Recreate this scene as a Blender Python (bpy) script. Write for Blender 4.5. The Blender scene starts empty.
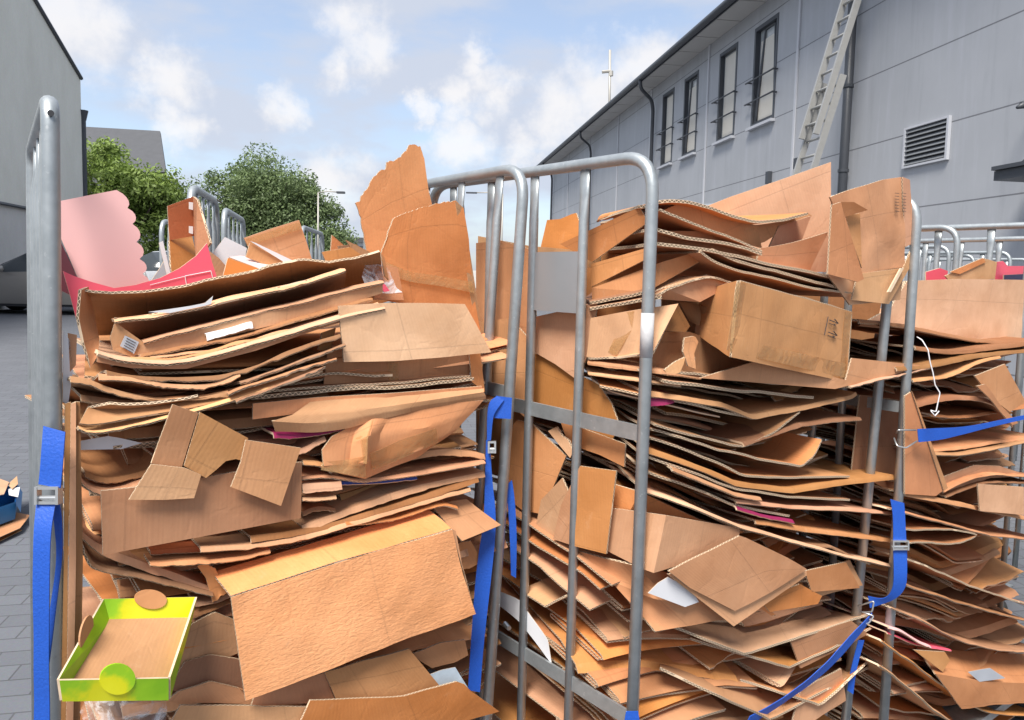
import bpy, bmesh, math, random
from mathutils import Vector as V, noise
random.seed(7)
S = bpy.context.scene
COL = S.collection
R = math.radians
# ------------------------------------------------------------------ camera
EYE = 1.62
GZ = 0.37        # the yard rises gently away from the camera
F = 740.0
PY0 = 336.0                       # principal point (the photograph is a crop)
PITCH = math.atan((PY0 - 277) / F)
ROLL = R(1.35)
C0 = V((0, 0, EYE))
fw = V((0, math.cos(PITCH), -math.sin(PITCH)))
up0 = V((0, math.sin(PITCH), math.cos(PITCH)))
r0 = V((1, 0, 0))
rt = math.cos(ROLL) * r0 + math.sin(ROLL) * up0
upv = math.cos(ROLL) * up0 - math.sin(ROLL) * r0
cd = bpy.data.cameras.new('camera')
cam = bpy.data.objects.new('camera', cd)
COL.objects.link(cam)
from mathutils import Matrix
m = Matrix((rt, upv, -fw)).transposed().to_4x4()
m.translation = C0
cam.matrix_world = m
cd.sensor_width = 36
cd.lens = 36 * F / 1024
cd.shift_y = -(360 - PY0) / 1024
cd.clip_start = 0.02
cd.clip_end = 3000
S.camera = cam


def ray(px, py):
    return rt * ((px - 512) / F) + upv * ((PY0 - py) / F) + fw


def at(px, py, Y):
    d = ray(px, py)
    return C0 + d * (Y / d.y)


# ------------------------------------------------------------------ world, sun, exposure
SUN_EL, SUN_AZ = 56, 198          # azimuth measured clockwise from +y: behind and left of the camera
W = bpy.data.worlds.new('World')
S.world = W
W.use_nodes = True
nt = W.node_tree
for n in list(nt.nodes):
    nt.nodes.remove(n)


def N(nt, t, **k):
    n = nt.nodes.new(t)
    for a, b in k.items():
        if a.startswith('i_'):
            n.inputs[a[2:].replace('_', ' ')].default_value = b
        elif a[0] == 'n' and a[1:].isdigit():
            n.inputs[int(a[1:])].default_value = b
        else:
            setattr(n, a, b)
    return n


def L(nt, a, b):
    nt.links.new(a, b)


def M(nt, op, a, b=None, c=None, clamp=False):
    n = nt.nodes.new('ShaderNodeMath')
    n.operation = op
    n.use_clamp = clamp
    for i, x in enumerate((a, b, c)):
        if x is None:
            continue
        if isinstance(x, (int, float)):
            n.inputs[i].default_value = x
        else:
            nt.links.new(x, n.inputs[i])
    return n.outputs[0]


def ramp(nt, fac, stops):
    n = nt.nodes.new('ShaderNodeValToRGB')
    e = n.color_ramp.elements
    while len(e) < len(stops):
        e.new(0.5)
    for i, (p, c) in enumerate(stops):
        e[i].position = p
        e[i].color = (*c, 1) if len(c) == 3 else c
    nt.links.new(fac, n.inputs[0])
    return n.outputs[0]


def mix(nt, f, a, b, bt='MIX'):
    n = nt.nodes.new('ShaderNodeMix')
    n.data_type = 'RGBA'
    n.blend_type = bt
    for s, x in ((n.inputs[0], f), (n.inputs[6], a), (n.inputs[7], b)):
        if isinstance(x, (int, float)):
            s.default_value = x
        elif isinstance(x, tuple):
            s.default_value = (*x, 1) if len(x) == 3 else x
        else:
            nt.links.new(x, s)
    return n.outputs[2]


def make_world():
    out = N(nt, 'ShaderNodeOutputWorld')
    bg = N(nt, 'ShaderNodeBackground')
    bg.inputs['Strength'].default_value = 0.125
    sky = N(nt, 'ShaderNodeTexSky', sky_type='NISHITA', sun_disc=False, sun_elevation=R(SUN_EL), sun_rotation=R(SUN_AZ),
            air_density=1.0, dust_density=1.5, ozone_density=1.0)
    tc = N(nt, 'ShaderNodeTexCoord')
    D = tc.outputs['Generated']
    n1 = N(nt, 'ShaderNodeTexNoise', i_Scale=9.0, i_Detail=8.0, i_Roughness=0.62)
    L(nt, D, n1.inputs['Vector'])
    n2 = N(nt, 'ShaderNodeTexNoise', i_Scale=2.6, i_Detail=6.0, i_Roughness=0.55)
    mp = N(nt, 'ShaderNodeMapping')
    mp.inputs['Scale'].default_value = (1.6, 1.6, 4.2)
    L(nt, D, mp.inputs['Vector'])
    L(nt, mp.outputs[0], n2.inputs['Vector'])
    n3 = N(nt, 'ShaderNodeTexNoise', i_Scale=22.0, i_Detail=6.0, i_Roughness=0.6)
    L(nt, D, n3.inputs['Vector'])
    nw = N(nt, 'ShaderNodeTexNoise', i_Scale=16.0, i_Detail=7.0, i_Roughness=0.6)
    L(nt, D, nw.inputs['Vector'])
    sb = N(nt, 'ShaderNodeVectorMath', operation='SUBTRACT')
    L(nt, nw.outputs['Color'], sb.inputs[0])
    sb.inputs[1].default_value = (.5, .5, .5)
    sk = N(nt, 'ShaderNodeVectorMath', operation='MULTIPLY_ADD')
    L(nt, sb.outputs[0], sk.inputs[0])
    sk.inputs[1].default_value = (.10, .10, .10)
    L(nt, D, sk.inputs[2])
    WD = sk.outputs[0]
    puffs = [(70, 4, 46), (112, 20, 26), (173, 74, 27), (158, 84, 20), (352, 30, 28), (362, 50, 30), (340, 68, 20),
             (478, 50, 17), (474, 66, 20), (484, 80, 26), (458, 96, 20), (497, 92, 24), (640, 62, 30), (600, 92, 34), (560, 110, 30),
             (284, 105, 20), (460, 140, 24), (520, 150, 20), (330, 180, 30), (420, 105, 12), (180, 128, 20)]
    acc = None
    for px, py, r in puffs:
        d = ray(px, py).normalized()
        dn = N(nt, 'ShaderNodeVectorMath', operation='DISTANCE')
        L(nt, WD, dn.inputs[0])
        dn.inputs[1].default_value = d
        q = M(nt, 'MULTIPLY', dn.outputs['Value'], F / r / 1.12)
        s = M(nt, 'SUBTRACT', 1.0, q)
        acc = s if acc is None else M(nt, 'MAXIMUM', acc, s)
    w = M(nt, 'MULTIPLY_ADD', M(nt, 'SUBTRACT', n1.outputs['Fac'], 0.5), 1.5, acc)
    w = M(nt, 'MULTIPLY_ADD', M(nt, 'SUBTRACT', n3.outputs['Fac'], 0.5), 1.3, w)
    puff = N(nt, 'ShaderNodeMapRange', interpolation_type='SMOOTHSTEP')
    L(nt, w, puff.inputs[0])
    puff.inputs[1].default_value = -0.28
    puff.inputs[2].default_value = 0.85
    veil = N(nt, 'ShaderNodeMapRange', interpolation_type='SMOOTHSTEP')
    L(nt, n2.outputs['Fac'], veil.inputs[0])
    veil.inputs[1].default_value = 0.34
    veil.inputs[2].default_value = 0.58
    veil.inputs[3].default_value = 0.38
    veil.inputs[4].default_value = 0.96
    c1 = mix(nt, veil.outputs[0], sky.outputs[0], (2.85, 3.1, 3.65))
    c2 = mix(nt, M(nt, 'MULTIPLY', puff.outputs[0], 0.70), c1, (4.7, 4.55, 4.45))
    L(nt, c2, bg.inputs['Color'])
    L(nt, bg.outputs[0], out.inputs[0])


make_world()
sd = bpy.data.lights.new('sun', 'SUN')
sd.energy = 3.8
sd.angle = R(22)
sd.color = (1, 0.955, 0.89)
sun = bpy.data.objects.new('sun', sd)
COL.objects.link(sun)
sdir = V((math.sin(R(SUN_AZ)) * math.cos(R(SUN_EL)), math.cos(R(SUN_AZ)) * math.cos(R(SUN_EL)), math.sin(R(SUN_EL))))
sun.rotation_euler = sdir.to_track_quat('Z', 'Y').to_euler()
sun.location = (0, 0, 20)
S.view_settings.view_transform = 'Standard'
S.view_settings.look = 'None'
S.view_settings.exposure = 0.85
S.view_settings.gamma = 1
S.view_settings.use_curve_mapping = False


# ------------------------------------------------------------------ materials
def new_mat(name):
    mt = bpy.data.materials.new(name)
    mt.use_nodes = True
    t = mt.node_tree
    return mt, t, t.nodes['Principled BSDF']


def bump(t, bs, h, strength, dist=0.002):
    b = N(t, 'ShaderNodeBump')
    b.inputs['Strength'].default_value = strength
    b.inputs['Distance'].default_value = dist
    L(t, h, b.inputs['Height'])
    L(t, b.outputs[0], bs.inputs['Normal'])


def simple(name, col, rough=0.6, metal=0.0, var=0.12, scale=20.0, bstr=0.0):
    mt, t, bs = new_mat(name)
    tc = N(t, 'ShaderNodeTexCoord')
    nz = N(t, 'ShaderNodeTexNoise', i_Scale=scale, i_Detail=5.0)
    L(t, tc.outputs['Object'], nz.inputs['Vector'])
    c = mix(t, nz.outputs['Fac'], tuple(x * (1 - var) for x in col), tuple(min(1, x * (1 + var)) for x in col))
    L(t, c, bs.inputs['Base Color'])
    bs.inputs['Roughness'].default_value = rough
    bs.inputs['Metallic'].default_value = metal
    if bstr:
        bump(t, bs, nz.outputs['Fac'], bstr)
    return mt


def card_mat(name, col, emboss=0.0, hv=0.5):
    mt, t, bs = new_mat(name)
    uv = N(t, 'ShaderNodeUVMap')
    uv.uv_map = 'UVMap'
    tc = N(t, 'ShaderNodeTexCoord')
    oi = N(t, 'ShaderNodeObjectInfo')
    sp = N(t, 'ShaderNodeSeparateXYZ')
    L(t, uv.outputs[0], sp.inputs[0])
    n1 = N(t, 'ShaderNodeTexNoise', i_Scale=5.0, i_Detail=6.0, i_Roughness=0.6)
    L(t, tc.outputs['Object'], n1.inputs['Vector'])
    n2 = N(t, 'ShaderNodeTexNoise', i_Scale=180.0, i_Detail=3.0)
    L(t, tc.outputs['Object'], n2.inputs['Vector'])
    # flutes showing through the liner, running along v
    fl = M(t, 'SINE', M(t, 'MULTIPLY', sp.outputs[0], 2 * math.pi / 0.0078))
    # fibre streaks
    mp = N(t, 'ShaderNodeMapping')
    mp.inputs['Scale'].default_value = (300, 12, 1)
    L(t, uv.outputs[0], mp.inputs['Vector'])
    n3 = N(t, 'ShaderNodeTexNoise', i_Scale=1.0, i_Detail=2.0)
    L(t, mp.outputs[0], n3.inputs['Vector'])
    base = mix(t, ramp(t, n1.outputs['Fac'], [(0.32, (0, 0, 0)), (0.7, (1, 1, 1))]),
               tuple(x * k for x, k in zip(col, (0.84, 0.79, 0.74))), tuple(min(1, x * 1.1) for x in col))
    base = mix(t, 0.12, base, ramp(t, n3.outputs['Fac'], [(0.3, (0.25, 0.16, 0.09)), (0.7, (0.75, 0.55, 0.36))]), 'SOFT_LIGHT')
    fk = N(t, 'ShaderNodeMapRange')
    L(t, fl, fk.inputs[0])
    fk.inputs[1].default_value = -1
    fk.inputs[3].default_value = 0.98
    fk.inputs[4].default_value = 1.0
    base = mix(t, 1.0, base, fk.outputs[0], 'MULTIPLY')
    # scuffs and small stains with their own shape
    n4 = N(t, 'ShaderNodeTexNoise', i_Scale=24.0, i_Detail=7.0, i_Roughness=0.75)
    L(t, tc.outputs['Object'], n4.inputs['Vector'])
    sc = ramp(t, n4.outputs['Fac'], [(0.60, (0, 0, 0)), (0.74, (1, 1, 1))])
    base = mix(t, M(t, 'MULTIPLY', sc, 0.25), base, (0.66, 0.47, 0.31))
    # scored fold lines
    off = M(t, 'MULTIPLY', oi.outputs['Random'], 7.3)
    cu = M(t, 'ABSOLUTE', M(t, 'SUBTRACT', M(t, 'FRACT', M(t, 'MULTIPLY_ADD', sp.outputs[0], 3.7, off)), 0.5))
    cv = M(t, 'ABSOLUTE', M(t, 'SUBTRACT', M(t, 'FRACT', M(t, 'MULTIPLY_ADD', sp.outputs[1], 5.1, off)), 0.5))
    cl_ = M(t, 'MAXIMUM', M(t, 'LESS_THAN', cu, 0.0055), M(t, 'LESS_THAN', cv, 0.0065))
    base = mix(t, M(t, 'MULTIPLY', cl_, 0.24), base, tuple(x * 0.55 for x in col))
    hs = N(t, 'ShaderNodeHueSaturation')
    L(t, base, hs.inputs['Color'])
    L(t, M(t, 'MULTIPLY_ADD', oi.outputs['Random'], 0.014, 0.4855), hs.inputs['Hue'])
    rr = M(t, 'FRACT', M(t, 'MULTIPLY', oi.outputs['Random'], 37.7))
    L(t, M(t, 'MULTIPLY_ADD', rr, 0.36, 0.78), hs.inputs['Value'])
    r2 = M(t, 'FRACT', M(t, 'MULTIPLY', oi.outputs['Random'], 91.3))
    L(t, M(t, 'MULTIPLY_ADD', r2, 0.20, 0.98), hs.inputs['Saturation'])
    L(t, hs.outputs[0], bs.inputs['Base Color'])
    bs.inputs['Roughness'].default_value = 0.72
    bs.inputs['Specular IOR Level'].default_value = 0.25
    # dents / creases
    n5 = N(t, 'ShaderNodeTexNoise', i_Scale=7.0, i_Detail=4.0, i_Distortion=1.2)
    L(t, tc.outputs['Object'], n5.inputs['Vector'])
    vo = N(t, 'ShaderNodeTexVoronoi', feature='DISTANCE_TO_EDGE')
    vo.inputs['Scale'].default_value = 5.5
    dv = N(t, 'ShaderNodeVectorMath', operation='ADD')
    L(t, tc.outputs['Object'], dv.inputs[0])
    sv = N(t, 'ShaderNodeVectorMath', operation='SCALE')
    L(t, n5.outputs['Color'], sv.inputs[0])
    sv.inputs['Scale'].default_value = 0.12
    L(t, sv.outputs[0], dv.inputs[1])
    L(t, dv.outputs[0], vo.inputs['Vector'])
    cr = N(t, 'ShaderNodeMapRange')
    L(t, vo.outputs['Distance'], cr.inputs[0])
    cr.inputs[2].default_value = 0.035
    h = M(t, 'MULTIPLY', fl, 0.016)
    h = M(t, 'MULTIPLY_ADD', n5.outputs['Fac'], 0.8, h)
    h = M(t, 'MULTIPLY_ADD', cr.outputs[0], 0.10, h)
    h = M(t, 'MULTIPLY_ADD', n2.outputs['Fac'], 0.10, h)
    h = M(t, 'MULTIPLY_ADD', cl_, -0.30, h)
    if emboss:
        mp2 = N(t, 'ShaderNodeMapping')
        mp2.inputs['Scale'].default_value = (85, 190, 1)
        L(t, uv.outputs[0], mp2.inputs['Vector'])
        n6 = N(t, 'ShaderNodeTexNoise', i_Scale=1.0, i_Detail=2.0, i_Distortion=0.8)
        L(t, mp2.outputs[0], n6.inputs['Vector'])
        h = M(t, 'MULTIPLY_ADD', n6.outputs['Fac'], emboss, h)
    bump(t, bs, h, 0.75, 0.0028)
    return mt


def edge_mat(name, liner, gap, double=False):
    mt, t, bs = new_mat(name)
    uv = N(t, 'ShaderNodeUVMap')
    uv.uv_map = 'UVMap'
    sp = N(t, 'ShaderNodeSeparateXYZ')
    L(t, uv.outputs[0], sp.inputs[0])
    u, v = sp.outputs[0], sp.outputs[1]
    vv = v
    per = 0.0098
    if double:
        per = 0.0110
    wave = M(t, 'MULTIPLY_ADD', M(t, 'SINE', M(t, 'MULTIPLY', u, 2 * math.pi / per)), 0.36, 0.5)
    d = M(t, 'ABSOLUTE', M(t, 'SUBTRACT', vv, wave))
    on = M(t, 'LESS_THAN', d, 0.17)
    li = M(t, 'GREATER_THAN', M(t, 'ABSOLUTE', M(t, 'SUBTRACT', vv, 0.5)), 0.40)
    f = M(t, 'MAXIMUM', on, li)
    # crushed stretches where the flutes are closed up
    tc = N(t, 'ShaderNodeTexCoord')
    nz = N(t, 'ShaderNodeTexNoise', i_Scale=9.0, i_Detail=3.0)
    L(t, tc.outputs['Object'], nz.inputs['Vector'])
    f = M(t, 'MAXIMUM', f, M(t, 'GREATER_THAN', nz.outputs['Fac'], 0.62))
    c = mix(t, f, gap, liner)
    c = mix(t, M(t, 'MULTIPLY', nz.outputs['Fac'], 0.5), c, tuple(x * 0.6 for x in liner))
    L(t, c, bs.inputs['Base Color'])
    bs.inputs['Roughness'].default_value = 0.85
    return mt


CARD = {
    'tan': card_mat('cardboard_tan', (0.53, 0.315, 0.178)),
    'pale': card_mat('cardboard_pale', (0.65, 0.42, 0.255)),
    'kraft': card_mat('cardboard_kraft', (0.53, 0.290, 0.145)),
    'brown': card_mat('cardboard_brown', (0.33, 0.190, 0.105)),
    'orange': card_mat('cardboard_orange', (0.63, 0.335, 0.165), emboss=0.10),
    'emboss': card_mat('cardboard_embossed', (0.86, 0.455, 0.245), emboss=0.55),
    'light': card_mat('cardboard_light', (0.80, 0.58, 0.40)),
    'rust': card_mat('cardboard_rust', (0.36, 0.14, 0.07)),
}
EDGE = edge_mat('corrugated_edge', (0.82, 0.62, 0.42), (0.05, 0.028, 0.015))
EDGE2 = edge_mat('double_wall_edge', (0.82, 0.62, 0.42), (0.045, 0.025, 0.012), True)
EDGEP = simple('torn_edge', (0.60, 0.46, 0.32), 0.9, 0, 0.25, 60)
PINK = simple('pink_print', (0.86, 0.50, 0.48), 0.4, 0, 0.06, 3)
RED = simple('red_print', (0.82, 0.11, 0.17), 0.4, 0, 0.1, 4)
MAGENTA = simple('magenta_print', (0.27, 0.012, 0.075), 0.5, 0, 0.15, 8)
BLUEP = simple('blue_print', (0.03, 0.08, 0.33), 0.5, 0, 0.15, 8)
ORANGEP = simple('orange_print', (0.72, 0.26, 0.06), 0.5, 0, 0.1, 8)
WHITEP = simple('white_paper', (0.70, 0.70, 0.72), 0.6, 0, 0.06, 12)
GREYP = simple('grey_paper', (0.42, 0.44, 0.48), 0.6, 0, 0.1, 12)
INK = simple('black_ink', (0.03, 0.03, 0.035), 0.6)
BLUE = simple('blue_webbing', (0.010, 0.078, 0.42), 0.55, 0, 0.2, 260, 0.4)
STEEL = simple('zinc_buckle', (0.55, 0.56, 0.56), 0.35, 0.8, 0.1, 60)


def galv():
    mt, t, bs = new_mat('galvanized_steel')
    tc = N(t, 'ShaderNodeTexCoord')
    vo = N(t, 'ShaderNodeTexVoronoi')
    vo.inputs['Scale'].default_value = 55
    L(t, tc.outputs['Object'], vo.inputs['Vector'])
    nz = N(t, 'ShaderNodeTexNoise', i_Scale=14.0, i_Detail=7.0, i_Roughness=0.7)
    L(t, tc.outputs['Object'], nz.inputs['Vector'])
    n2 = N(t, 'ShaderNodeTexNoise', i_Scale=120.0, i_Detail=4.0)
    L(t, tc.outputs['Object'], n2.inputs['Vector'])
    c = mix(t, nz.outputs['Fac'], (0.25, 0.28, 0.29), (0.52, 0.55, 0.56))
    c = mix(t, 0.16, c, ramp(t, vo.outputs['Distance'], [(0.0, (.25, .25, .25)), (0.8, (.8, .8, .8))]), 'SOFT_LIGHT')
    sp = ramp(t, n2.outputs['Fac'], [(0.66, (0, 0, 0)), (0.74, (1, 1, 1))])
    c = mix(t, M(t, 'MULTIPLY', sp, 0.35), c, (0.78, 0.78, 0.76))
    L(t, c, bs.inputs['Base Color'])
    n3 = N(t, 'ShaderNodeTexNoise', i_Scale=38.0, i_Detail=6.0, i_Roughness=0.75)
    L(t, tc.outputs['Object'], n3.inputs['Vector'])
    rs = ramp(t, n3.outputs['Fac'], [(0.66, (0, 0, 0)), (0.76, (1, 1, 1))])
    c = mix(t, M(t, 'MULTIPLY', rs, 0.55), c, (0.16, 0.12, 0.09))
    L(t, c, bs.inputs['Base Color'])
    bs.inputs['Metallic'].default_value = 0.65
    L(t, M(t, 'MULTIPLY_ADD', nz.outputs['Fac'], 0.3, 0.30), bs.inputs['Roughness'])
    bump(t, bs, n2.outputs['Fac'], 0.25, 0.001)
    return mt


GALV = galv()
RUBBER = simple('black_rubber', (0.03, 0.03, 0.03), 0.7)


# ------------------------------------------------------------------ object helpers
def tag(o, label=None, cat=None, group=None, kind=None):
    if label: o['label'] = label
    if cat: o['category'] = cat
    if group: o['group'] = group
    if kind: o['kind'] = kind
    return o


def link(name, me, parent=None):
    o = bpy.data.objects.new(name, me)
    COL.objects.link(o)
    if parent is not None:
        o.parent = parent
    return o


def empty(name, loc=(0, 0, 0)):
    o = bpy.data.objects.new(name, None)
    o.empty_display_size = 0.1
    o.location = loc
    COL.objects.link(o)
    return o


def mesh_obj(name, verts, faces, mats, parent=None, mi=None, smooth=None, uvs=None, recentre=True):
    """world coordinates in; origin set to the centroid (or to the parent's place)"""
    if parent is not None:
        org = V(parent['_org']) if '_org' in parent else V(parent.location)
    elif recentre:
        org = V((0, 0, 0))
        for v in verts: org += V(v)
        org /= len(verts)
    else:
        org = V((0, 0, 0))
    me = bpy.data.meshes.new(name)
    me.from_pydata([tuple(V(v) - org) for v in verts], [], faces)
    for mt in mats: me.materials.append(mt)
    if mi: me.polygons.foreach_set('material_index', mi)
    if smooth is not None:
        me.polygons.foreach_set('use_smooth', smooth if isinstance(smooth, list) else [smooth] * len(faces))
    if uvs:
        ul = me.uv_layers.new(name='UVMap')
        flat = []
        for f in uvs:
            for uv in f: flat += [uv[0], uv[1]]
        ul.data.foreach_set('uv', flat)
    me.update()
    o = link(name, me, parent)
    if parent is None:
        o.location = org
    return o


def box(p0, p1):
    """axis box verts+faces"""
    x0, y0, z0 = p0; x1, y1, z1 = p1
    v = [V(q) for q in ((x0, y0, z0), (x1, y0, z0), (x1, y1, z0), (x0, y1, z0), (x0, y0, z1), (x1, y0, z1), (x1, y1, z1), (x0, y1, z1))]
    f = [(0, 3, 2, 1), (4, 5, 6, 7), (0, 1, 5, 4), (1, 2, 6, 5), (2, 3, 7, 6), (3, 0, 4, 7)]
    return v, f


def merge(parts):
    vs, fs = [], []
    for v, f in parts:
        o = len(vs)
        vs += v
        fs += [tuple(i + o for i in q) for q in f]
    return vs, fs


def obox(c, ax, ay, az):
    """box from centre and three half-axis vectors"""
    v = []
    for k in (-1, 1):
        for (i, j) in ((-1, -1), (1, -1), (1, 1), (-1, 1)):
            v.append(c + ax * i + ay * j + az * k)
    f = [(0, 3, 2, 1), (4, 5, 6, 7), (0, 1, 5, 4), (1, 2, 6, 5), (2, 3, 7, 6), (3, 0, 4, 7)]
    return v, f


def tube(path, r, seg=10, squash=None, nref=None):
    """tube along a path; squash: per-point (along side, along ref) factors"""
    n = len(path)
    vs, fs = [], []
    ref = V(nref) if nref is not None else None
    side = None
    for i, p in enumerate(path):
        t = (path[min(i + 1, n - 1)] - path[max(i - 1, 0)]).normalized()
        if ref is not None:
            a = ref - t * ref.dot(t)
            if a.length < 1e-4: a = t.orthogonal()
            a.normalize()
        else:
            if side is None: a = t.orthogonal().normalized()
            else:
                a = side - t * side.dot(t)
                a.normalize()
            side = a
        b = t.cross(a)
        sa, sb = squash[i] if squash else (1, 1)
        rr = r[i] if isinstance(r, (list, tuple)) else r
        for k in range(seg):
            an = 2 * math.pi * k / seg
            vs.append(p + a * (math.cos(an) * rr * sa) + b * (math.sin(an) * rr * sb))
    for i in range(n - 1):
        for k in range(seg):
            k2 = (k + 1) % seg
            fs.append((i * seg + k, i * seg + k2, (i + 1) * seg + k2, (i + 1) * seg + k))
    fs.append(tuple(range(seg))[::-1])
    fs.append(tuple((n - 1) * seg + k for k in range(seg)))
    return vs, fs


def arc_path(pts, rad, seg=7):
    """round the inner corners of a polyline"""
    out = [pts[0]]
    for i in range(1, len(pts) - 1):
        a, b, c = pts[i - 1], pts[i], pts[i + 1]
        d1 = (a - b).normalized(); d2 = (c - b).normalized()
        p = b + d1 * rad; q = b + d2 * rad
        for k in range(seg + 1):
            t = k / seg
            out.append(p * (1 - t) ** 2 + b * 2 * t * (1 - t) + q * t * t)
    out.append(pts[-1])
    return out


def resample(pl, n):
    if len(pl) == 1: return [pl[0]] * n
    ds = [0]
    for a, b in zip(pl, pl[1:]): ds.append(ds[-1] + (b - a).length)
    T = ds[-1] or 1e-9
    out = []
    j = 0
    for i in range(n):
        s = T * i / (n - 1)
        while j < len(ds) - 2 and ds[j + 1] < s: j += 1
        l = ds[j + 1] - ds[j]
        out.append(pl[j].lerp(pl[j + 1], 0 if l < 1e-9 else min(1, (s - ds[j]) / l)))
    return out


def smooth_pl(pl, it=2):
    for _ in range(it):
        if len(pl) < 3: return pl
        q = [pl[0]]
        for a, b in zip(pl, pl[1:]):
            q += [a.lerp(b, .25), a.lerp(b, .75)]
        q.append(pl[-1])
        pl = q
    return pl


def sheet(name, rows, th=0.0042, mat='tan', n=24, mrow=5, wob=0.002, tear=0.0, curve=False, parent=None, edge=None, swap=False,
          tear_sides='tb', smooth=True, seed=None):
    """rows: polylines (left to right) from one edge to the opposite one. A bent board with thickness and fluted edges."""
    sd_ = random.random() * 100 if seed is None else seed
    rr = [resample(smooth_pl(r) if curve else r, n) for r in rows]
    P = []
    for a, b in zip(rr, rr[1:]):
        for k in range(mrow):
            t = k / mrow
            P.append([x.lerp(y, t) for x, y in zip(a, b)])
    P.append(rr[-1])
    m_ = len(P)
    def nrm(i, j):
        a = P[i][min(j + 1, n - 1)] - P[i][max(j - 1, 0)]
        b = P[min(i + 1, m_ - 1)][j] - P[max(i - 1, 0)][j]
        c = a.cross(b)
        return c.normalized() if c.length > 1e-12 else V((0, 0, 1))
    NN = [[nrm(i, j) for j in range(n)] for i in range(m_)]
    Q = []
    for i in range(m_):
        row = []
        for j in range(n):
            p = P[i][j].copy()
            if wob:
                p += NN[i][j] * wob * 2 * (noise.noise(p * 6 + V((sd_, 0, 0))) + 0.4 * noise.noise(p * 19 + V((0, sd_, 0))))
            if tear:
                if i == 0 and 't' in tear_sides or i == m_ - 1 and 'b' in tear_sides:
                    q = P[1][j] if i == 0 else P[m_ - 2][j]
                    d = (p - q).normalized()
                    p += d * tear * (noise.noise(P[i][j] * 45 + V((sd_, 5, 0))) + 0.7 * noise.noise(P[i][j] * 160 + V((0, 5, sd_))))
                if j == 0 and 'l' in tear_sides or j == n - 1 and 'r' in tear_sides:
                    q = P[i][1] if j == 0 else P[i][n - 2]
                    d = (p - q).normalized()
                    p += d * tear * (noise.noise(P[i][j] * 45 + V((sd_, 9, 0))) + 0.7 * noise.noise(P[i][j] * 160 + V((0, 9, sd_))))
            row.append(p)
        Q.append(row)
    vs = []
    top = lambda i, j: (i * n + j) * 2
    for i in range(m_):
        for j in range(n):
            vs.append(Q[i][j] + NN[i][j] * th / 2)
            vs.append(Q[i][j] - NN[i][j] * th / 2)
    # arc-length uv
    us = [0]
    mid = P[m_ // 2]
    for a, b in zip(mid, mid[1:]): us.append(us[-1] + (b - a).length)
    cc = n // 2
    ws = [0]
    for i in range(m_ - 1): ws.append(ws[-1] + (P[i + 1][cc] - P[i][cc]).length)
    uv = lambda i, j: (ws[i], us[j]) if swap else (us[j], ws[i])
    fs, mi, sm, uvs = [], [], [], []
    for i in range(m_ - 1):
        for j in range(n - 1):
            a, b, c, d = top(i, j), top(i, j + 1), top(i + 1, j + 1), top(i + 1, j)
            q = [uv(i, j), uv(i, j + 1), uv(i + 1, j + 1), uv(i + 1, j)]
            fs.append((a, b, c, d)); uvs.append(q)
            fs.append((d + 1, c + 1, b + 1, a + 1)); uvs.append(q[::-1])
            mi += [0, 0]; sm += [smooth, smooth]
    def side(i, j, i2, j2, s0, s1):
        fs.append((top(i2, j2), top(i, j), top(i, j) + 1, top(i2, j2) + 1))
        uvs.append([(s1, 0), (s0, 0), (s0, 1), (s1, 1)])
        mi.append(1); sm.append(False)
    for j in range(n - 1):
        side(0, j, 0, j + 1, us[j], us[j + 1])
        side(m_ - 1, j + 1, m_ - 1, j, us[j + 1], us[j])
    for i in range(m_ - 1):
        side(i + 1, 0, i, 0, ws[i + 1], ws[i])
        side(i, n - 1, i + 1, n - 1, ws[i], ws[i + 1])
    mt = CARD[mat] if isinstance(mat, str) else mat
    if edge is None:
        edge = (EDGE2 if th > 0.0058 else EDGE) if isinstance(mat, str) else EDGEP
    o = mesh_obj(name, vs, fs, [mt, edge], parent, mi, sm, uvs)
    o.data.set_sharp_from_angle(angle=R(24))
    return o


def plate(name, pts, th=0.004, mat='tan', parent=None, edge=None, back=None):
    """flat board with any outline (points in order); thickness goes away from the camera"""
    n = len(pts)
    nn = V((0, 0, 0))
    c = sum(pts, V((0, 0, 0))) / n
    for i in range(n): nn += (pts[i] - c).cross(pts[(i + 1) % n] - c)
    nn.normalize()
    if nn.dot(C0 - c) < 0: nn = -nn
    e1 = (pts[1] - pts[0]).normalized()
    e1 = (e1 - nn * e1.dot(nn)).normalized(); e2 = nn.cross(e1)
    vs = list(pts) + [p - nn * th for p in pts]
    g = lambda p: ((p - c).dot(e1), (p - c).dot(e2))
    fs = [tuple(range(n)), tuple(range(2 * n - 1, n - 1, -1))]
    uvs = [[g(vs[i]) for i in f] for f in fs]
    mi = [0, 2 if back else 0]
    s = 0
    for i in range(n):
        j = (i + 1) % n
        l = (pts[j] - pts[i]).length
        fs.append((j, i, i + n, j + n)); uvs.append([(s + l, 0), (s, 0), (s, 1), (s + l, 1)]); mi.append(1)
        s += l
    mt = CARD[mat] if isinstance(mat, str) else mat
    if edge is None: edge = EDGE if isinstance(mat, str) else EDGEP
    mats = [mt, edge]
    if back: mats.append(CARD[back] if isinstance(back, str) else back)
    o = mesh_obj(name, vs, fs, mats, parent, mi, False, uvs)
    bm = bmesh.new(); bm.from_mesh(o.data)
    bmesh.ops.recalc_face_normals(bm, faces=bm.faces)
    bmesh.ops.triangulate(bm, faces=[f for f in bm.faces if len(f.verts) > 4])
    bm.to_mesh(o.data); bm.free()
    return o

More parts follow.
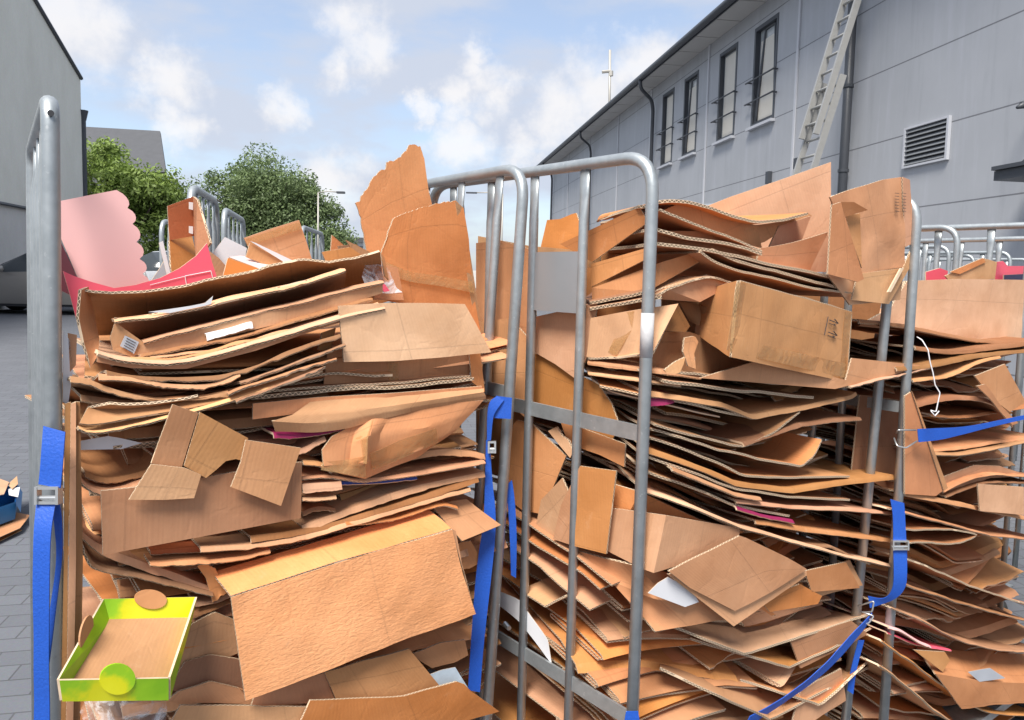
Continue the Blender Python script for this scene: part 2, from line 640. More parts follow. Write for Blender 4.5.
#@@SETTING
#@@CAGES
#@@PILES
# ------------------------------------------------------------------ ground
def pave_mat():
    mt, t, bs = new_mat('block_paving')
    tc = N(t, 'ShaderNodeTexCoord')
    mp = N(t, 'ShaderNodeMapping')
    mp.inputs['Rotation'].default_value = (0, 0, R(-12))
    L(t, tc.outputs['Object'], mp.inputs['Vector'])
    br = N(t, 'ShaderNodeTexBrick')
    br.offset = 0.5
    for k, v in (('Scale', 1.0), ('Mortar Size', 0.004), ('Mortar Smooth', 0.3), ('Brick Width', 0.24), ('Row Height', 0.12)):
        br.inputs[k].default_value = v
    br.inputs['Color1'].default_value = (0.092, 0.098, 0.112, 1)
    br.inputs['Color2'].default_value = (0.115, 0.122, 0.138, 1)
    br.inputs['Mortar'].default_value = (0.045, 0.045, 0.048, 1)
    L(t, mp.outputs[0], br.inputs['Vector'])
    nz = N(t, 'ShaderNodeTexNoise', i_Scale=2.0, i_Detail=8.0, i_Roughness=0.7)
    L(t, tc.outputs['Object'], nz.inputs['Vector'])
    n2 = N(t, 'ShaderNodeTexNoise', i_Scale=90.0, i_Detail=4.0)
    L(t, tc.outputs['Object'], n2.inputs['Vector'])
    c = mix(t, M(t, 'MULTIPLY', nz.outputs['Fac'], 0.5), br.outputs['Color'], (0.15, 0.155, 0.17))
    c = mix(t, 0.2, c, n2.outputs['Color'], 'SOFT_LIGHT')
    L(t, c, bs.inputs['Base Color'])
    bs.inputs['Roughness'].default_value = 0.85
    h = M(t, 'MULTIPLY_ADD', n2.outputs['Fac'], 0.3, M(t, 'MULTIPLY', br.outputs['Fac'], -1.0))
    bump(t, bs, h, 0.5, 0.004)
    return mt


gy = [(-200, 0), (4, 0), (7, .03), (11, .12), (15, .25), (18, .33), (22, GZ), (1500, GZ)]
g = mesh_obj('ground', [(x, y, z) for y, z in gy for x in (-900, 900)], [(2 * i, 2 * i + 1, 2 * i + 3, 2 * i + 2) for i in range(len(gy) - 1)], [pave_mat()], recentre=False)
tag(g, kind='structure')


# ------------------------------------------------------------------ the long grey hall on the right
def panel_mat():
    mt, t, bs = new_mat('painted_wall_panels')
    tc = N(t, 'ShaderNodeTexCoord')
    sp = N(t, 'ShaderNodeSeparateXYZ')
    L(t, tc.outputs['Object'], sp.inputs[0])
    z = M(t, 'SUBTRACT', sp.outputs[2], EYE + 2.26 - 11.1)
    fr = M(t, 'FRACT', M(t, 'DIVIDE', z, 1.11))
    seam = M(t, 'LESS_THAN', fr, 0.018)
    mp = N(t, 'ShaderNodeMapping')
    mp.inputs['Scale'].default_value = (3.0, 3.0, 0.28)
    L(t, tc.outputs['Object'], mp.inputs['Vector'])
    n1 = N(t, 'ShaderNodeTexNoise', i_Scale=1.6, i_Detail=8.0, i_Roughness=0.65)
    L(t, mp.outputs[0], n1.inputs['Vector'])
    n2 = N(t, 'ShaderNodeTexNoise', i_Scale=0.6, i_Detail=6.0, i_Roughness=0.6)
    L(t, tc.outputs['Object'], n2.inputs['Vector'])
    c = mix(t, ramp(t, n2.outputs['Fac'], [(0.3, (0, 0, 0)), (0.7, (1, 1, 1))]), (0.375, 0.385, 0.405), (0.43, 0.44, 0.46))
    st = ramp(t, n1.outputs['Fac'], [(0.52, (0, 0, 0)), (0.72, (1, 1, 1))])
    c = mix(t, M(t, 'MULTIPLY', st, 0.45), c, (0.50, 0.51, 0.55))
    st2 = ramp(t, n1.outputs['Fac'], [(0.30, (1, 1, 1)), (0.44, (0, 0, 0))])
    c = mix(t, M(t, 'MULTIPLY', st2, 0.30), c, (0.27, 0.275, 0.295))
    c = mix(t, M(t, 'MULTIPLY', seam, 0.65), c, (0.06, 0.06, 0.07))
    L(t, c, bs.inputs['Base Color'])
    bs.inputs['Roughness'].default_value = 0.55
    bump(t, bs, M(t, 'SUBTRACT', 1.0, seam), 0.6, 0.01)
    return mt


WALLP = panel_mat()
DARK = simple('anthracite_frame', (0.055, 0.06, 0.07), 0.45, 0, 0.1, 6)
TRIM = simple('pale_grey_trim', (0.52, 0.53, 0.56), 0.5, 0, 0.08, 5)
GLASS = simple('window_glass', (0.42, 0.45, 0.46), 0.08, 0, 0.25, 1.2)  # pale reflection painted into the pane's base colour
CREAM = simple('roller_blind', (0.72, 0.68, 0.60), 0.7, 0, 0.06, 4)
ROOF = simple('dark_roof', (0.07, 0.072, 0.078), 0.7, 0, 0.15, 3)
HX, HK = 7.4, -0.136


def wp(Y, z, out=0.0):
    return V((HX + HK * Y - out, Y - out * 0.136, EYE + z))


def wbox(Y0, Y1, z0, z1, o0, o1):
    v = [wp(Y0, z0, o0), wp(Y1, z0, o0), wp(Y1, z0, o1), wp(Y0, z0, o1), wp(Y0, z1, o0), wp(Y1, z1, o0), wp(Y1, z1, o1), wp(Y0, z1, o1)]
    f = [(0, 3, 2, 1), (4, 5, 6, 7), (0, 1, 5, 4), (1, 2, 6, 5), (2, 3, 7, 6), (3, 0, 4, 7)]
    return v, f


def part(name, geo, mt, parent, smooth=False):
    mats = mt if isinstance(mt, list) else [mt]
    return mesh_obj(name, geo[0], geo[1], mats, parent, None, smooth)


hall = empty('hall_building', (HX + HK * 15, 15, 0))
tag(hall, 'long grey panel clad hall with a row of tall windows, on the right', 'building')
wins = [(15.55, 16.6, 1), (17.45, 18.45, 0), (19.78, 20.78, 1), (21.58, 22.55, 0)]
WZ0, WZ1 = 3.38, 5.50
ys = sorted({-3.0, 40.2} | {w[0] for w in wins} | {w[1] for w in wins} | {4.0, 8.0, 12.0, 26.0, 31.0})
zs = [-EYE, WZ0, WZ1, 5.92]
vs, fs = [], []
for i in range(len(ys) - 1):
    for j in range(3):
        if j == 1 and any(abs(ys[i] - w[0]) < 1e-6 for w in wins): continue
        b = len(vs)
        vs += [wp(ys[i], zs[j]), wp(ys[i + 1], zs[j]), wp(ys[i + 1], zs[j + 1]), wp(ys[i], zs[j + 1])]
        fs.append((b, b + 1, b + 2, b + 3))
# far gable end and back
b = len(vs)
vs += [wp(40.2, -EYE), wp(40.2, 5.92), wp(40.2, 7.8, -7), wp(40.2, 6.3, -14), wp(40.2, -EYE, -14)]
fs.append((b, b + 1, b + 2, b + 3, b + 4))
part('wall', (vs, fs), WALLP, hall)
# vertical joints
for Y in (5.9, 14.69, 19.1, 23.6, 27.3, 31.6, 35.9):
    part('joint_strip', wbox(Y - .035, Y + .035, -EYE, 5.92, 0.004, 0.03), TRIM, hall)
# soffit, gutter, roof
sof = simple('soffit_boards', (0.50, 0.49, 0.47), 0.7, 0, 0.06, 2)
part('soffit', merge([wbox(Y, Y + 1.16, 5.93, 5.97, -0.02, 0.62) for Y in [-3 + 1.2 * k for k in range(36)]]), sof, hall)
gp = [wp(-3, 5.98, 0.70), wp(40.9, 5.98, 0.70)]
part('gutter', tube(gp, 0.085, 10), DARK, hall, True)
part('fascia', wbox(-3, 40.2, 5.89, 6.08, 0.62, 0.645), DARK, hall)
rv = [wp(-3, 6.08, 0.66), wp(40.9, 6.08, 0.66), wp(40.9, 8.0, -7), wp(-3, 8.0, -7), wp(40.9, 6.08, -14.6), wp(-3, 6.08, -14.6)]
part('roof', (rv, [(0, 3, 2, 1), (3, 5, 4, 2)]), ROOF, hall)


def downpipe(Y, z0, r=0.07, bend=True, name='downpipe'):
    if bend:
        pa = [wp(Y - .5, 5.92, 0.70), wp(Y - .45, 5.68, 0.66), wp(Y - .1, 5.45, 0.2), wp(Y, 5.2, 0.12), wp(Y, z0, 0.12)]
        pa = arc_path(pa, 0.12, 5)
    else:
        pa = [wp(Y, 5.9, 0.12), wp(Y, z0, 0.12)]
    part(name, tube(pa, r, 12), DARK, hall, True)


downpipe(12.75, -EYE + .05, 0.075, False)
for z in (-0.2, 1.9, 3.3, 5.0):
    part('pipe_clamp', tube([wp(12.75, z, .12), wp(12.75, z + .05, .12)], 0.09, 12), DARK, hall)
downpipe(23.1, -EYE + .05, 0.055)
downpipe(39.5, -EYE + .05, 0.05)
downpipe(31.0, -EYE + .05, 0.045)
# windows
for (a, b_, tilted) in wins:
    fr = part('window', merge([wbox(a, a + .07, WZ0, WZ1, -.14, 0.012), wbox(b_ - .07, b_, WZ0, WZ1, -.14, 0.012),
                               wbox(a + .07, b_ - .07, WZ0, WZ0 + .07, -.14, 0.012), wbox(a + .07, b_ - .07, WZ1 - .08, WZ1, -.14, 0.012)]), DARK, hall)
    fr['_org'] = tuple(hall.location)
    part('room', wbox(a, b_, WZ0, WZ1, -.9, -.6), DARK, fr)
    part('pane', wbox(a + .07, b_ - .07, WZ0 + .07, WZ1 - .08, -.13, -.10), GLASS, fr)
    part('blind', wbox(a + .13, b_ - .13, WZ0 + .12, WZ1 - (.3 if tilted else .12), -.098, -.09), CREAM, fr)
    if tilted:   # sash tipped inwards at the top
        zz0, zz1 = WZ0 + .09, WZ1 - .1
        q = [wp(a + .1, zz0, -.05), wp(b_ - .1, zz0, -.05), wp(b_ - .32, zz1, -.09), wp(a + .3, zz1, -.09)]
        part('sash', merge([tube([q[k], q[(k + 1) % 4]], .03, 6) for k in range(4)]), DARK, fr)
    part('railing', merge([tube([wp(a - .14, z, .10), wp(b_ + .14, z, .10)], .018, 8) for z in (WZ0 + .52, WZ0 + .98)] +
                          [tube([wp(y, z, .0), wp(y, z, .11)], .018, 6) for y in (a - .06, b_ + .06) for z in (WZ0 + .52, WZ0 + .98)]), DARK, fr, True)
    part('sill', wbox(a - .05, b_ + .05, WZ0 - .06, WZ0 - .003, 0.004, .10), TRIM, fr)
# louvred vent
vt = part('vent', merge([wbox(10.40, 11.34, 1.76, 1.79, 0.004, .05), wbox(10.40, 11.34, 2.33, 2.36, 0.004, .05),
                         wbox(10.40, 10.44, 1.79, 2.33, 0.004, .05), wbox(11.30, 11.34, 1.79, 2.33, 0.004, .05)]), TRIM, hall)
vt['_org'] = tuple(hall.location)
part('vent_back', wbox(10.44, 11.30, 1.79, 2.33, 0.003, .008), INK, vt)
sl = []
for k in range(8):
    z = 1.80 + k * .067
    v = [wp(10.44, z, .045), wp(11.30, z, .045), wp(11.30, z + .04, .012), wp(10.44, z + .04, .012),
         wp(10.44, z + .008, .045), wp(11.30, z + .008, .045), wp(11.30, z + .048, .012), wp(10.44, z + .048, .012)]
    v = [q_ for q_ in v]
    sl.append((v, [(0, 3, 2, 1), (4, 5, 6, 7), (0, 1, 5, 4), (1, 2, 6, 5), (2, 3, 7, 6), (3, 0, 4, 7)]))
part('louvre', merge(sl), simple('vent_grey', (0.20, 0.21, 0.22), .5), vt)
# small wall things
for (Y, z) in ((20.2, 1.5),):
    part('wall_plate', wbox(Y - .16, Y + .16, z, z + .45, .004, .03), TRIM, hall)
part('wall_bracket', merge([wbox(15.5, 15.62, 2.05, 2.3, .004, .09), wbox(14.35, 14.5, 2.2, 2.4, .004, .09)]), DARK, hall)

# canopy over a door, at the right edge
can = empty('door_canopy', tuple(wp(8.6, 1.4, 0.4)))
tag(can, 'dark flat door canopy hung on a rod from the grey wall, right edge', 'canopy')
part('canopy_slab', merge([wbox(7.4, 8.85, 1.25, 1.36, 0.02, .62), wbox(7.4, 8.85, 1.365, 1.41, 0.02, .66)]), DARK, can)
part('support_rod', tube([wp(8.5, 1.41, .58), wp(8.45, 1.95, .03)], .016, 8), DARK, can, True)
part('support_rod', tube([wp(7.3, 1.41, .58), wp(7.3, 1.95, .03)], .016, 8), DARK, can, True)
la = empty('wall_light', tuple(wp(9.2, 2.1, 0.1)))
tag(la, 'small black lamp on a bracket above the dark door canopy', 'lamp')
part('bracket', merge([wbox(8.9, 8.98, 2.12, 2.24, 0.004, .06), tube([wp(8.94, 2.22, .05), wp(8.9, 2.16, .30)], .022, 8)]), DARK, la)
part('lamp_head', tube([wp(8.92, 2.18, .16), wp(8.9, 2.15, .26), wp(8.88, 2.11, .36)], [.03, .045, .02], 10), DARK, la, True)

# mast with aerials on the roof
ms = empty('aerial_mast', tuple(at(610, 140, 30)))
tag(ms, 'thin pale mast with aerials standing at the far eave of the grey hall', 'mast')
MT = simple('mast_grey', (0.42, 0.40, 0.36), 0.5, 0.3, 0.05, 3)
part('pole', tube([at(609, 146, 30), at(610, 50, 30)], .05, 8), MT, ms, True)
part('aerial', merge([tube([at(602, 72, 30), at(611, 71, 30)], .06, 6), tube([at(611, 71, 30), at(611, 76, 30)], .09, 6)]), MT, ms)
part('aerial', merge([tube([at(605, 129, 30), at(634, 126, 29)], .035, 6), tube([at(612, 113, 30), at(636, 110, 29)], .03, 6), tube([at(612, 122, 30), at(630, 131, 29)], .035, 6)] +
                     [tube([at(x, 123, 29.5), at(x + 1, 132, 29.5)], .03, 6) for x in (616, 628)]), MT, ms)

# ladder
lad = empty('extension_ladder', tuple(wp(12.6, -1.25, 1.2)))
tag(lad, 'two part aluminium extension ladder leaning against the grey hall', 'ladder')
ALU = simple('aluminium', (0.40, 0.395, 0.375), 0.42, 0.35, 0.1, 12)


def ladder_section(z0, z1, off, name, wd):
    # foot stands 1.5 m off the wall, head at the eave
    def lp(z, s, o):
        t = (z + EYE) / (5.9 + EYE)
        return wp(12.98 - 1.0 * t + s, z, 1.55 * (1 - t) + 0.10 + o)
    mm = []
    for s in (-wd, wd):
        a, c = lp(z0, s, off), lp(z1, s, off)
        d = (c - a)
        ctr = (a + c) / 2
        ax = (wp(13, 0) - wp(12, 0)).normalized()
        ay = d.normalized().cross(ax).normalized()
        mm.append(obox(ctr, ax * .024, ay * .05, d / 2))
    st = part(name, merge(mm), ALU, lad)
    rg = []
    k = z0 + .2
    while k < z1 - .05:
        part('rung', tube([lp(k, -wd + .03, off), lp(k, wd - .03, off)], .022, 8), ALU, lad, True)
        k += .27


ladder_section(-EYE, 3.3, 0.0, 'lower_section', .27)
ladder_section(2.4, 5.95, 0.12, 'upper_section', .22)


# ------------------------------------------------------------------ concrete house on the left
def concrete(name, c0, c1):
    mt, t, bs = new_mat(name)
    tc = N(t, 'ShaderNodeTexCoord')
    mp = N(t, 'ShaderNodeMapping')
    mp.inputs['Scale'].default_value = (1.1, 1.1, 0.5)
    L(t, tc.outputs['Object'], mp.inputs['Vector'])
    n1 = N(t, 'ShaderNodeTexNoise', i_Scale=1.2, i_Detail=9.0, i_Roughness=0.7)
    L(t, mp.outputs[0], n1.inputs['Vector'])
    n2 = N(t, 'ShaderNodeTexNoise', i_Scale=14.0, i_Detail=6.0, i_Roughness=0.7)
    L(t, tc.outputs['Object'], n2.inputs['Vector'])
    c = mix(t, ramp(t, n1.outputs['Fac'], [(0.3, (0, 0, 0)), (0.72, (1, 1, 1))]), c0, c1)
    c = mix(t, 0.4, c, n2.outputs['Color'], 'SOFT_LIGHT')
    hs = N(t, 'ShaderNodeHueSaturation')
    hs.inputs['Saturation'].default_value = 0.7
    L(t, c, hs.inputs['Color'])
    L(t, hs.outputs[0], bs.inputs['Base Color'])
    bs.inputs['Roughness'].default_value = 0.85
    return mt


CONC = concrete('grey_render', (0.66, 0.63, 0.51), (0.75, 0.725, 0.61))
CONL = concrete('pale_render', (0.52, 0.49, 0.44), (0.62, 0.59, 0.54))


def lw(t, z, o=0.0):
    return V((-15.6 + .2 * t + o, 27 - t + o * .2, EYE + z))


hs_ = empty('left_house', tuple(lw(6, -EYE)))
tag(hs_, 'tall grey rendered house with a steep gable, at the left edge', 'building')
SEAM = 1.72
prof = [(0, 6.66), (4.3, 8.35), (9.5, 10.35), (19, 6.7)]
vs = [lw(0, SEAM), lw(19, SEAM)] + [lw(t, z) for t, z in reversed(prof)]
vs2 = [v + V((-9, -1.8, 0)) for v in vs]
n = len(vs)
fs = [tuple(range(n))] + [tuple(range(2 * n - 1, n - 1, -1))] + [(i, (i + 1) % n, (i + 1) % n + n, i + n) for i in range(n)]
part('upper_wall', (vs + vs2, fs), CONC, hs_)
vs = [lw(0.02, -EYE, -.06), lw(19, -EYE, -.06), lw(19, SEAM, -.06), lw(.02, SEAM, -.06)]
vs2 = [v + V((-8.8, -1.8, 0)) for v in vs]
part('lower_wall', (vs + vs2, [(0, 1, 2, 3), (0, 4, 5, 1), (0, 3, 7, 4), (1, 5, 6, 2), (4, 7, 6, 5)]), CONL, hs_)
part('drip_strip', tube([lw(0, SEAM, .02), lw(19, SEAM, .02)], .05, 6), DARK, hs_)
part('verge', merge([tube([lw(a[0], a[1] + .03, .03), lw(b[0], b[1] + .03, .03)], .07, 6) for a, b in zip(prof, prof[1:])]), DARK, hs_)
part('downpipe', tube([lw(-.12, 5.3, .02), lw(-.12, -EYE + .02, .02)], .09, 8), DARK, hs_)
part('pipe_hopper', tube([lw(-.12, 5.25, .02), lw(-.12, 5.6, .02)], [.1, .18], 8), DARK, hs_)

# dark roofed house behind the trees
dh = empty('dark_roofed_house', tuple(at(120, 270, 46)))
tag(dh, 'low house with a dark slate grey roof behind the light green tree', 'building')
a, b_, c_, d_ = at(60, 126, 44), at(160, 131, 44), at(165, 152, 43), at(60, 150, 43)
rv = [at(40, 124, 48), at(160, 131, 48), at(166, 172, 43.6), at(40, 170, 43.6)]
th_ = V((0, .12, -.15))
part('roof', (rv + [v + th_ for v in rv], [(0, 3, 2, 1), (4, 5, 6, 7), (0, 1, 5, 4), (1, 2, 6, 5), (2, 3, 7, 6), (3, 0, 4, 7)]), ROOF, dh)
x0, x1 = at(40, 150, 46).x, at(140, 150, 46).x
bz = at(150, 172, 44.2).z
v, f = box((x0, 44.4, 0), (x1, 52, bz))
part('wall', (v, f), CONL, dh)

# small white house far off
wh = empty('white_house', tuple(at(350, 272, 80)))
tag(wh, 'distant white house seen beside the dark green tree', 'building')
a, b_ = at(344, 242, 80), at(372, 242, 80)
v, f = box((a.x, 80, 0), (b_.x + 3, 88, a.z))
part('wall', (v, f), simple('white_render', (0.62, 0.62, 0.62), .8, 0, .05, 1), wh)
for px in (351, 361):
    for py in (250, 260):
        p = at(px, py, 79.9)
        v, f = box((p.x - .3, 79.9, p.z - .4), (p.x + .3, 79.97, p.z + .4))
        part('window', (v, f), DARK, wh)
part('roof', box((a.x - .3, 79.6, a.z), (b_.x + 3.3, 88.4, a.z + .5)), ROOF, wh)
bl = tag(part('garden_wall', box((-14, 78, 0), (14, 78.3, 2.2)), CONL, None), 'low pale wall across the far end of the yard', 'wall')


# ------------------------------------------------------------------ street lamps
def street_lamp(p, h, arm, lab, r=.07):
    o = empty('street_lamp', tuple(p))
    tag(o, lab, 'street lamp')
    t = p + V((0, 0, h))
    part('pole', tube([p, t], [r * 1.3, r * .7], 8), MT, o, True)
    part('arm', tube([t, t + V((arm * .5, 0, .08)), t + V((arm, 0, .05))], r * .6, 8), MT, o, True)
    part('lamp_head', merge([obox(t + V((arm * 1.15, 0, .03)), V((abs(arm) * .2, 0, 0)), V((0, .12, 0)), V((0, 0, .05)))]), DARK, o)


p = at(318, 272, 38); p.z = GZ
street_lamp(p, at(318, 200, 38).z, 1.0, 'slim street lamp in front of the dark green tree', .05)
p = at(501, 275, 55); p.z = GZ
street_lamp(p, at(501, 199, 55).z, -2.0, 'distant tall street lamp seen between the cage tubes', .07)


# ------------------------------------------------------------------ trees
def leaf_mat(name, col):
    mt, t, bs = new_mat(name)
    tc = N(t, 'ShaderNodeTexCoord')
    nz = N(t, 'ShaderNodeTexNoise', i_Scale=0.9, i_Detail=3.0)
    L(t, tc.outputs['Object'], nz.inputs['Vector'])
    n2 = N(t, 'ShaderNodeTexNoise', i_Scale=9.0, i_Detail=2.0)
    L(t, tc.outputs['Object'], n2.inputs['Vector'])
    f = M(t, 'MULTIPLY_ADD', n2.outputs['Fac'], 0.6, M(t, 'MULTIPLY', nz.outputs['Fac'], 0.4))
    c = mix(t, ramp(t, f, [(0.35, (0, 0, 0)), (0.65, (1, 1, 1))]), tuple(x * .62 for x in col), tuple(x * 1.45 for x in col))
    L(t, c, bs.inputs['Base Color'])
    bs.inputs['Roughness'].default_value = 0.6
    tr = N(t, 'ShaderNodeBsdfTranslucent')
    L(t, c, tr.inputs['Color'])
    ms_ = N(t, 'ShaderNodeMixShader')
    ms_.inputs[0].default_value = 0.3
    L(t, bs.outputs[0], ms_.inputs[1]); L(t, tr.outputs[0], ms_.inputs[2])
    L(t, ms_.outputs[0], t.nodes['Material Output'].inputs[0])
    return mt


BARK = simple('bark', (0.10, 0.075, 0.055), 0.9, 0, 0.3, 8, .5)


def tree(lab, base, h, crown, lm, nclump, nleaf, ls, sd_, name='broadleaf_tree'):
    """crown: list of (offset from base, radius vector) lobes"""
    rnd = random.Random(sd_)
    root = empty(name, tuple(base))
    tag(root, lab, 'tree', 'trees beyond the yard')
    limbs = [tube([base, base + V((.05, 0, h * .25)), base + V((0, .1, h * .5)), base + V((.1, 0, h * .8))], [h * .035, h * .028, h * .02, h * .006], 9)]
    cl = []
    for i in range(nclump):
        o, rv = crown[i % len(crown)] if i < 3 * len(crown) else rnd.choice(crown)
        while True:
            d = V((rnd.uniform(-1, 1), rnd.uniform(-1, 1), rnd.uniform(-1, 1)))
            if 0.15 < d.length < 1: break
        d *= (0.62 + .5 * rnd.random()) / max(d.length, .62)
        c = base + V(o) + V((d.x * rv[0], d.y * rv[1], d.z * rv[2]))
        cl.append((c, rnd.uniform(.07, .15) * h))
        if i % 4 == 0:
            s = base + V((0, 0, h * rnd.uniform(.3, .55)))
            limbs.append(tube([s, s.lerp(c, .5) + V((0, 0, -.1)), c], [h * .012, h * .008, h * .003], 6))
    part('trunk', merge(limbs), BARK, root, True)
    vs, fs = [], []
    for i in range(nleaf):
        c, r = cl[int(rnd.random() * len(cl))]
        d = V((rnd.gauss(0, 1), rnd.gauss(0, 1), rnd.gauss(0, .75)))
        d *= r * rnd.random() ** .4 / d.length * 1.15
        p = c + d
        nn = (d.normalized() * .6 + V((rnd.uniform(-1, 1), rnd.uniform(-1, 1), rnd.uniform(-.3, 1)))).normalized()
        a = nn.orthogonal().normalized()
        a = (Matrix.Rotation(rnd.random() * 6.28, 3, nn) @ a)
        b = nn.cross(a)
        s = ls * rnd.uniform(.6, 1.3)
        k = len(vs)
        vs += [p - a * s, p - b * s * .45 + nn * s * .1, p + a * s, p + b * s * .45 - nn * s * .1]
        fs.append((k, k + 1, k + 2, k + 3))
    part('crown', (vs, fs), lm, root)
    return root


LM1 = leaf_mat('light_foliage', (0.20, 0.28, 0.06))
LM2 = leaf_mat('dark_foliage', (0.14, 0.195, 0.075))
LM3 = leaf_mat('mid_foliage', (0.15, 0.20, 0.06))
p = at(128, 270, 31); p.z = GZ
tree('light yellowish green tree between the left house and the brown open box', p, 5.9,
     [((0, 0, 4.75), (1.9, 1.6, 1.5)), ((-.9, .2, 4.0), (1.5, 1.5, 1.9)), ((1.0, 0, 3.6), (1.25, 1.4, 1.6)), ((0, 0, 2.3), (2.1, 1.5, 1.7))], LM1, 75, 26000, .095, 1)
p = at(262, 272, 46); p.z = GZ
tree('big dark green tree with a domed crown, behind the middle of the left cage', p, 8.2,
     [((-.6, 0, 5.6), (2.6, 2.2, 2.2)), ((0.9, 0, 5.2), (2.4, 2.2, 2.1)), ((-1.9, 0, 4.2), (2.3, 2.2, 2.4)), ((2.7, 0, 3.8), (1.8, 2, 2.2)), ((3.9, 0, 2.4), (1.2, 1.8, 1.9)), ((0, 0, 2.4), (3.9, 2, 2.6))],
     LM2, 170, 80000, .10, 2)
p = at(150, 274, 36); p.z = GZ
tree('low olive green shrub below the light green tree', p, 2.4, [((0, 0, 1.3), (1.5, 1.2, 1.1)), ((1.3, 0, 1.2), (1.2, 1, .9))], LM3, 26, 7000, .085, 3, 'shrub')
for i, (px, Y, h) in enumerate(((215, 60, 4.2), (330, 62, 3.4), (372, 70, 3.0), (420, 75, 2.6))):
    p = at(px, 272, Y); p.z = GZ
    tree(['dark shrub mass filling in left of the dark green tree', 'round shrub at the right foot of the dark green tree', 'low shrub beside the distant white house',
          'low far shrub glimpsed behind the orange torn cardboard'][i], p, h, [((-1, 0, h * .5), (2.2, 1.5, h * .4)), ((1.5, 0, h * .5), (2, 1.5, h * .4))], LM2 if i < 2 else LM3, 30, 8000, .14, 10 + i, 'shrub')


# ------------------------------------------------------------------ cars
def car(lab, loc, heading, paint, kind='parked_car'):
    """hatchback; local +x = front, built by lofting its cross-sections"""
    root = empty(kind, tuple(loc))
    tag(root, lab, 'car')
    cz, sn = math.cos(heading), math.sin(heading)
    T = lambda x, y, z: V(loc) + V((x * cz - y * sn, x * sn + y * cz, z))
    # stations: x, half width, sill z, belt z, roof z, roof half width
    st = [(-2.05, .62, .42, .80, .84, .55), (-1.95, .78, .32, .95, 1.10, .60), (-1.6, .86, .26, 1.02, 1.38, .60), (-1.1, .88, .24, 1.02, 1.47, .62), (-.4, .88, .24, 1.0, 1.50, .63),
          (.2, .88, .24, .98, 1.46, .62), (.75, .88, .24, .96, 1.20, .62), (1.05, .87, .24, .95, 1.0, .66), (1.5, .86, .26, .88, .91, .62), (1.9, .80, .32, .74, .78, .55), (2.08, .62, .40, .60, .62, .45)]
    vs, fs, gl = [], [], []
    ring = 10
    for x, w, s, b, r, rw in st:
        for y, z in ((-w * .92, s), (-w, (s + b) / 2), (-w * .97, b), (-rw, r - .03), (-rw * .6, r), (rw * .6, r), (rw, r - .03), (w * .97, b), (w, (s + b) / 2), (w * .92, s)):
            vs.append(T(x, y, z))
    mi = []
    for i in range(len(st) - 1):
        for k in range(ring - 1):
            fs.append((i * ring + k, i * ring + k + 1, (i + 1) * ring + k + 1, (i + 1) * ring + k))
            x = (st[i][0] + st[i + 1][0]) / 2
            cab = -1.75 < x < .95
            mi.append(1 if (k in (2, 6) and cab) or (k in (3, 4, 5) and .45 < x < .95) else 0)
    fs.append(tuple(range(ring))); mi.append(0)
    fs.append(tuple((len(st) - 1) * ring + k for k in range(ring))[::-1]); mi.append(0)
    body = mesh_obj('body', vs, fs, [paint, GLASSD], root, mi, True)
    und = part('underbody', merge([obox(T(0, 0, .27), V((cz, sn, 0)) * 1.9, V((-sn, cz, 0)) * .78, V((0, 0, .09)))]), INK, root)
    for x in (1.28, -1.25):
        for s in (-1, 1):
            c = T(x, s * .80, .33)
            ax = V((-sn, cz, 0)) * s
            w_ = part('wheel', tube([c - ax * .12, c - ax * .10, c + ax * .08, c + ax * .10], [.29, .33, .33, .29], 24), RUBBER, root, True)
            w_['_org'] = tuple(loc)
            part('rim', merge([tube([c + ax * .09, c + ax * .112], [.2, .19], 20)] + [obox(c + ax * .115, V((cz * math.cos(q), sn * math.cos(q), math.sin(q))) * .18, ax * .006, V((-cz * math.sin(q), -sn * math.sin(q), math.cos(q))) * .02) for q in [k * math.pi / 5 for k in range(5)]]), STEEL, w_)
    for s in (-1, 1):
        part('mirror', tube([T(.62, s * .88, 1.0), T(.62, s * .98, 1.04), T(.58, s * 1.06, 1.04)], [.03, .08, .06], 8), paint, root, True)
        part('headlight', obox(T(1.9, s * .62, .66), V((cz, sn, 0)) * .10, V((-sn, cz, 0)) * .15, V((0, 0, .06))), TRIM, root)
        part('tail_light', obox(T(-1.98, s * .64, .88), V((cz, sn, 0)) * .08, V((-sn, cz, 0)) * .12, V((0, 0, .09))), RED, root)
        part('window_pillar', tube([T(-.35, s * .865, 1.0), T(-.35, s * .635, 1.47)], .035, 6), INK, root)
        part('door_handle', obox(T(-.75, s * .885, .90), V((cz, sn, 0)) * .09, V((-sn, cz, 0)) * .012, V((0, 0, .015))), paint, root)
    return root


GLASSD = simple('car_glass', (0.06, 0.07, 0.08), 0.08, 0, 0.1, 2)
PGREY = simple('taupe_car_paint', (0.33, 0.31, 0.285), 0.25, 0.35, 0.04, 2)
PWHITE = simple('silver_car_paint', (0.55, 0.57, 0.60), 0.25, 0.3, 0.04, 2)
p = at(25, 311, 20.2); p.z = GZ
cr_ = car('taupe grey hatchback parked below the left house', (at(53, 300, 20.2).x, 20.2, .352), math.pi + R(4), PGREY)
cr_.scale = (1.13, 1.13, 1.13)
p = at(175, 290, 22); p.z = GZ
cr_ = car('silver white car parked beyond, between the pink panel and the brown box', (p.x - .2, 22, GZ), math.pi + R(10), PWHITE)
cr_.scale = (1.2, 1.2, 1.2)
# ------------------------------------------------------------------ roll cages
HT = 0.254        # rail height above the eye
TR = 0.0126
GC = 'galvanised roll cages filled with cardboard'


def E(x, y, z):
    return V((x, y, EYE + z))


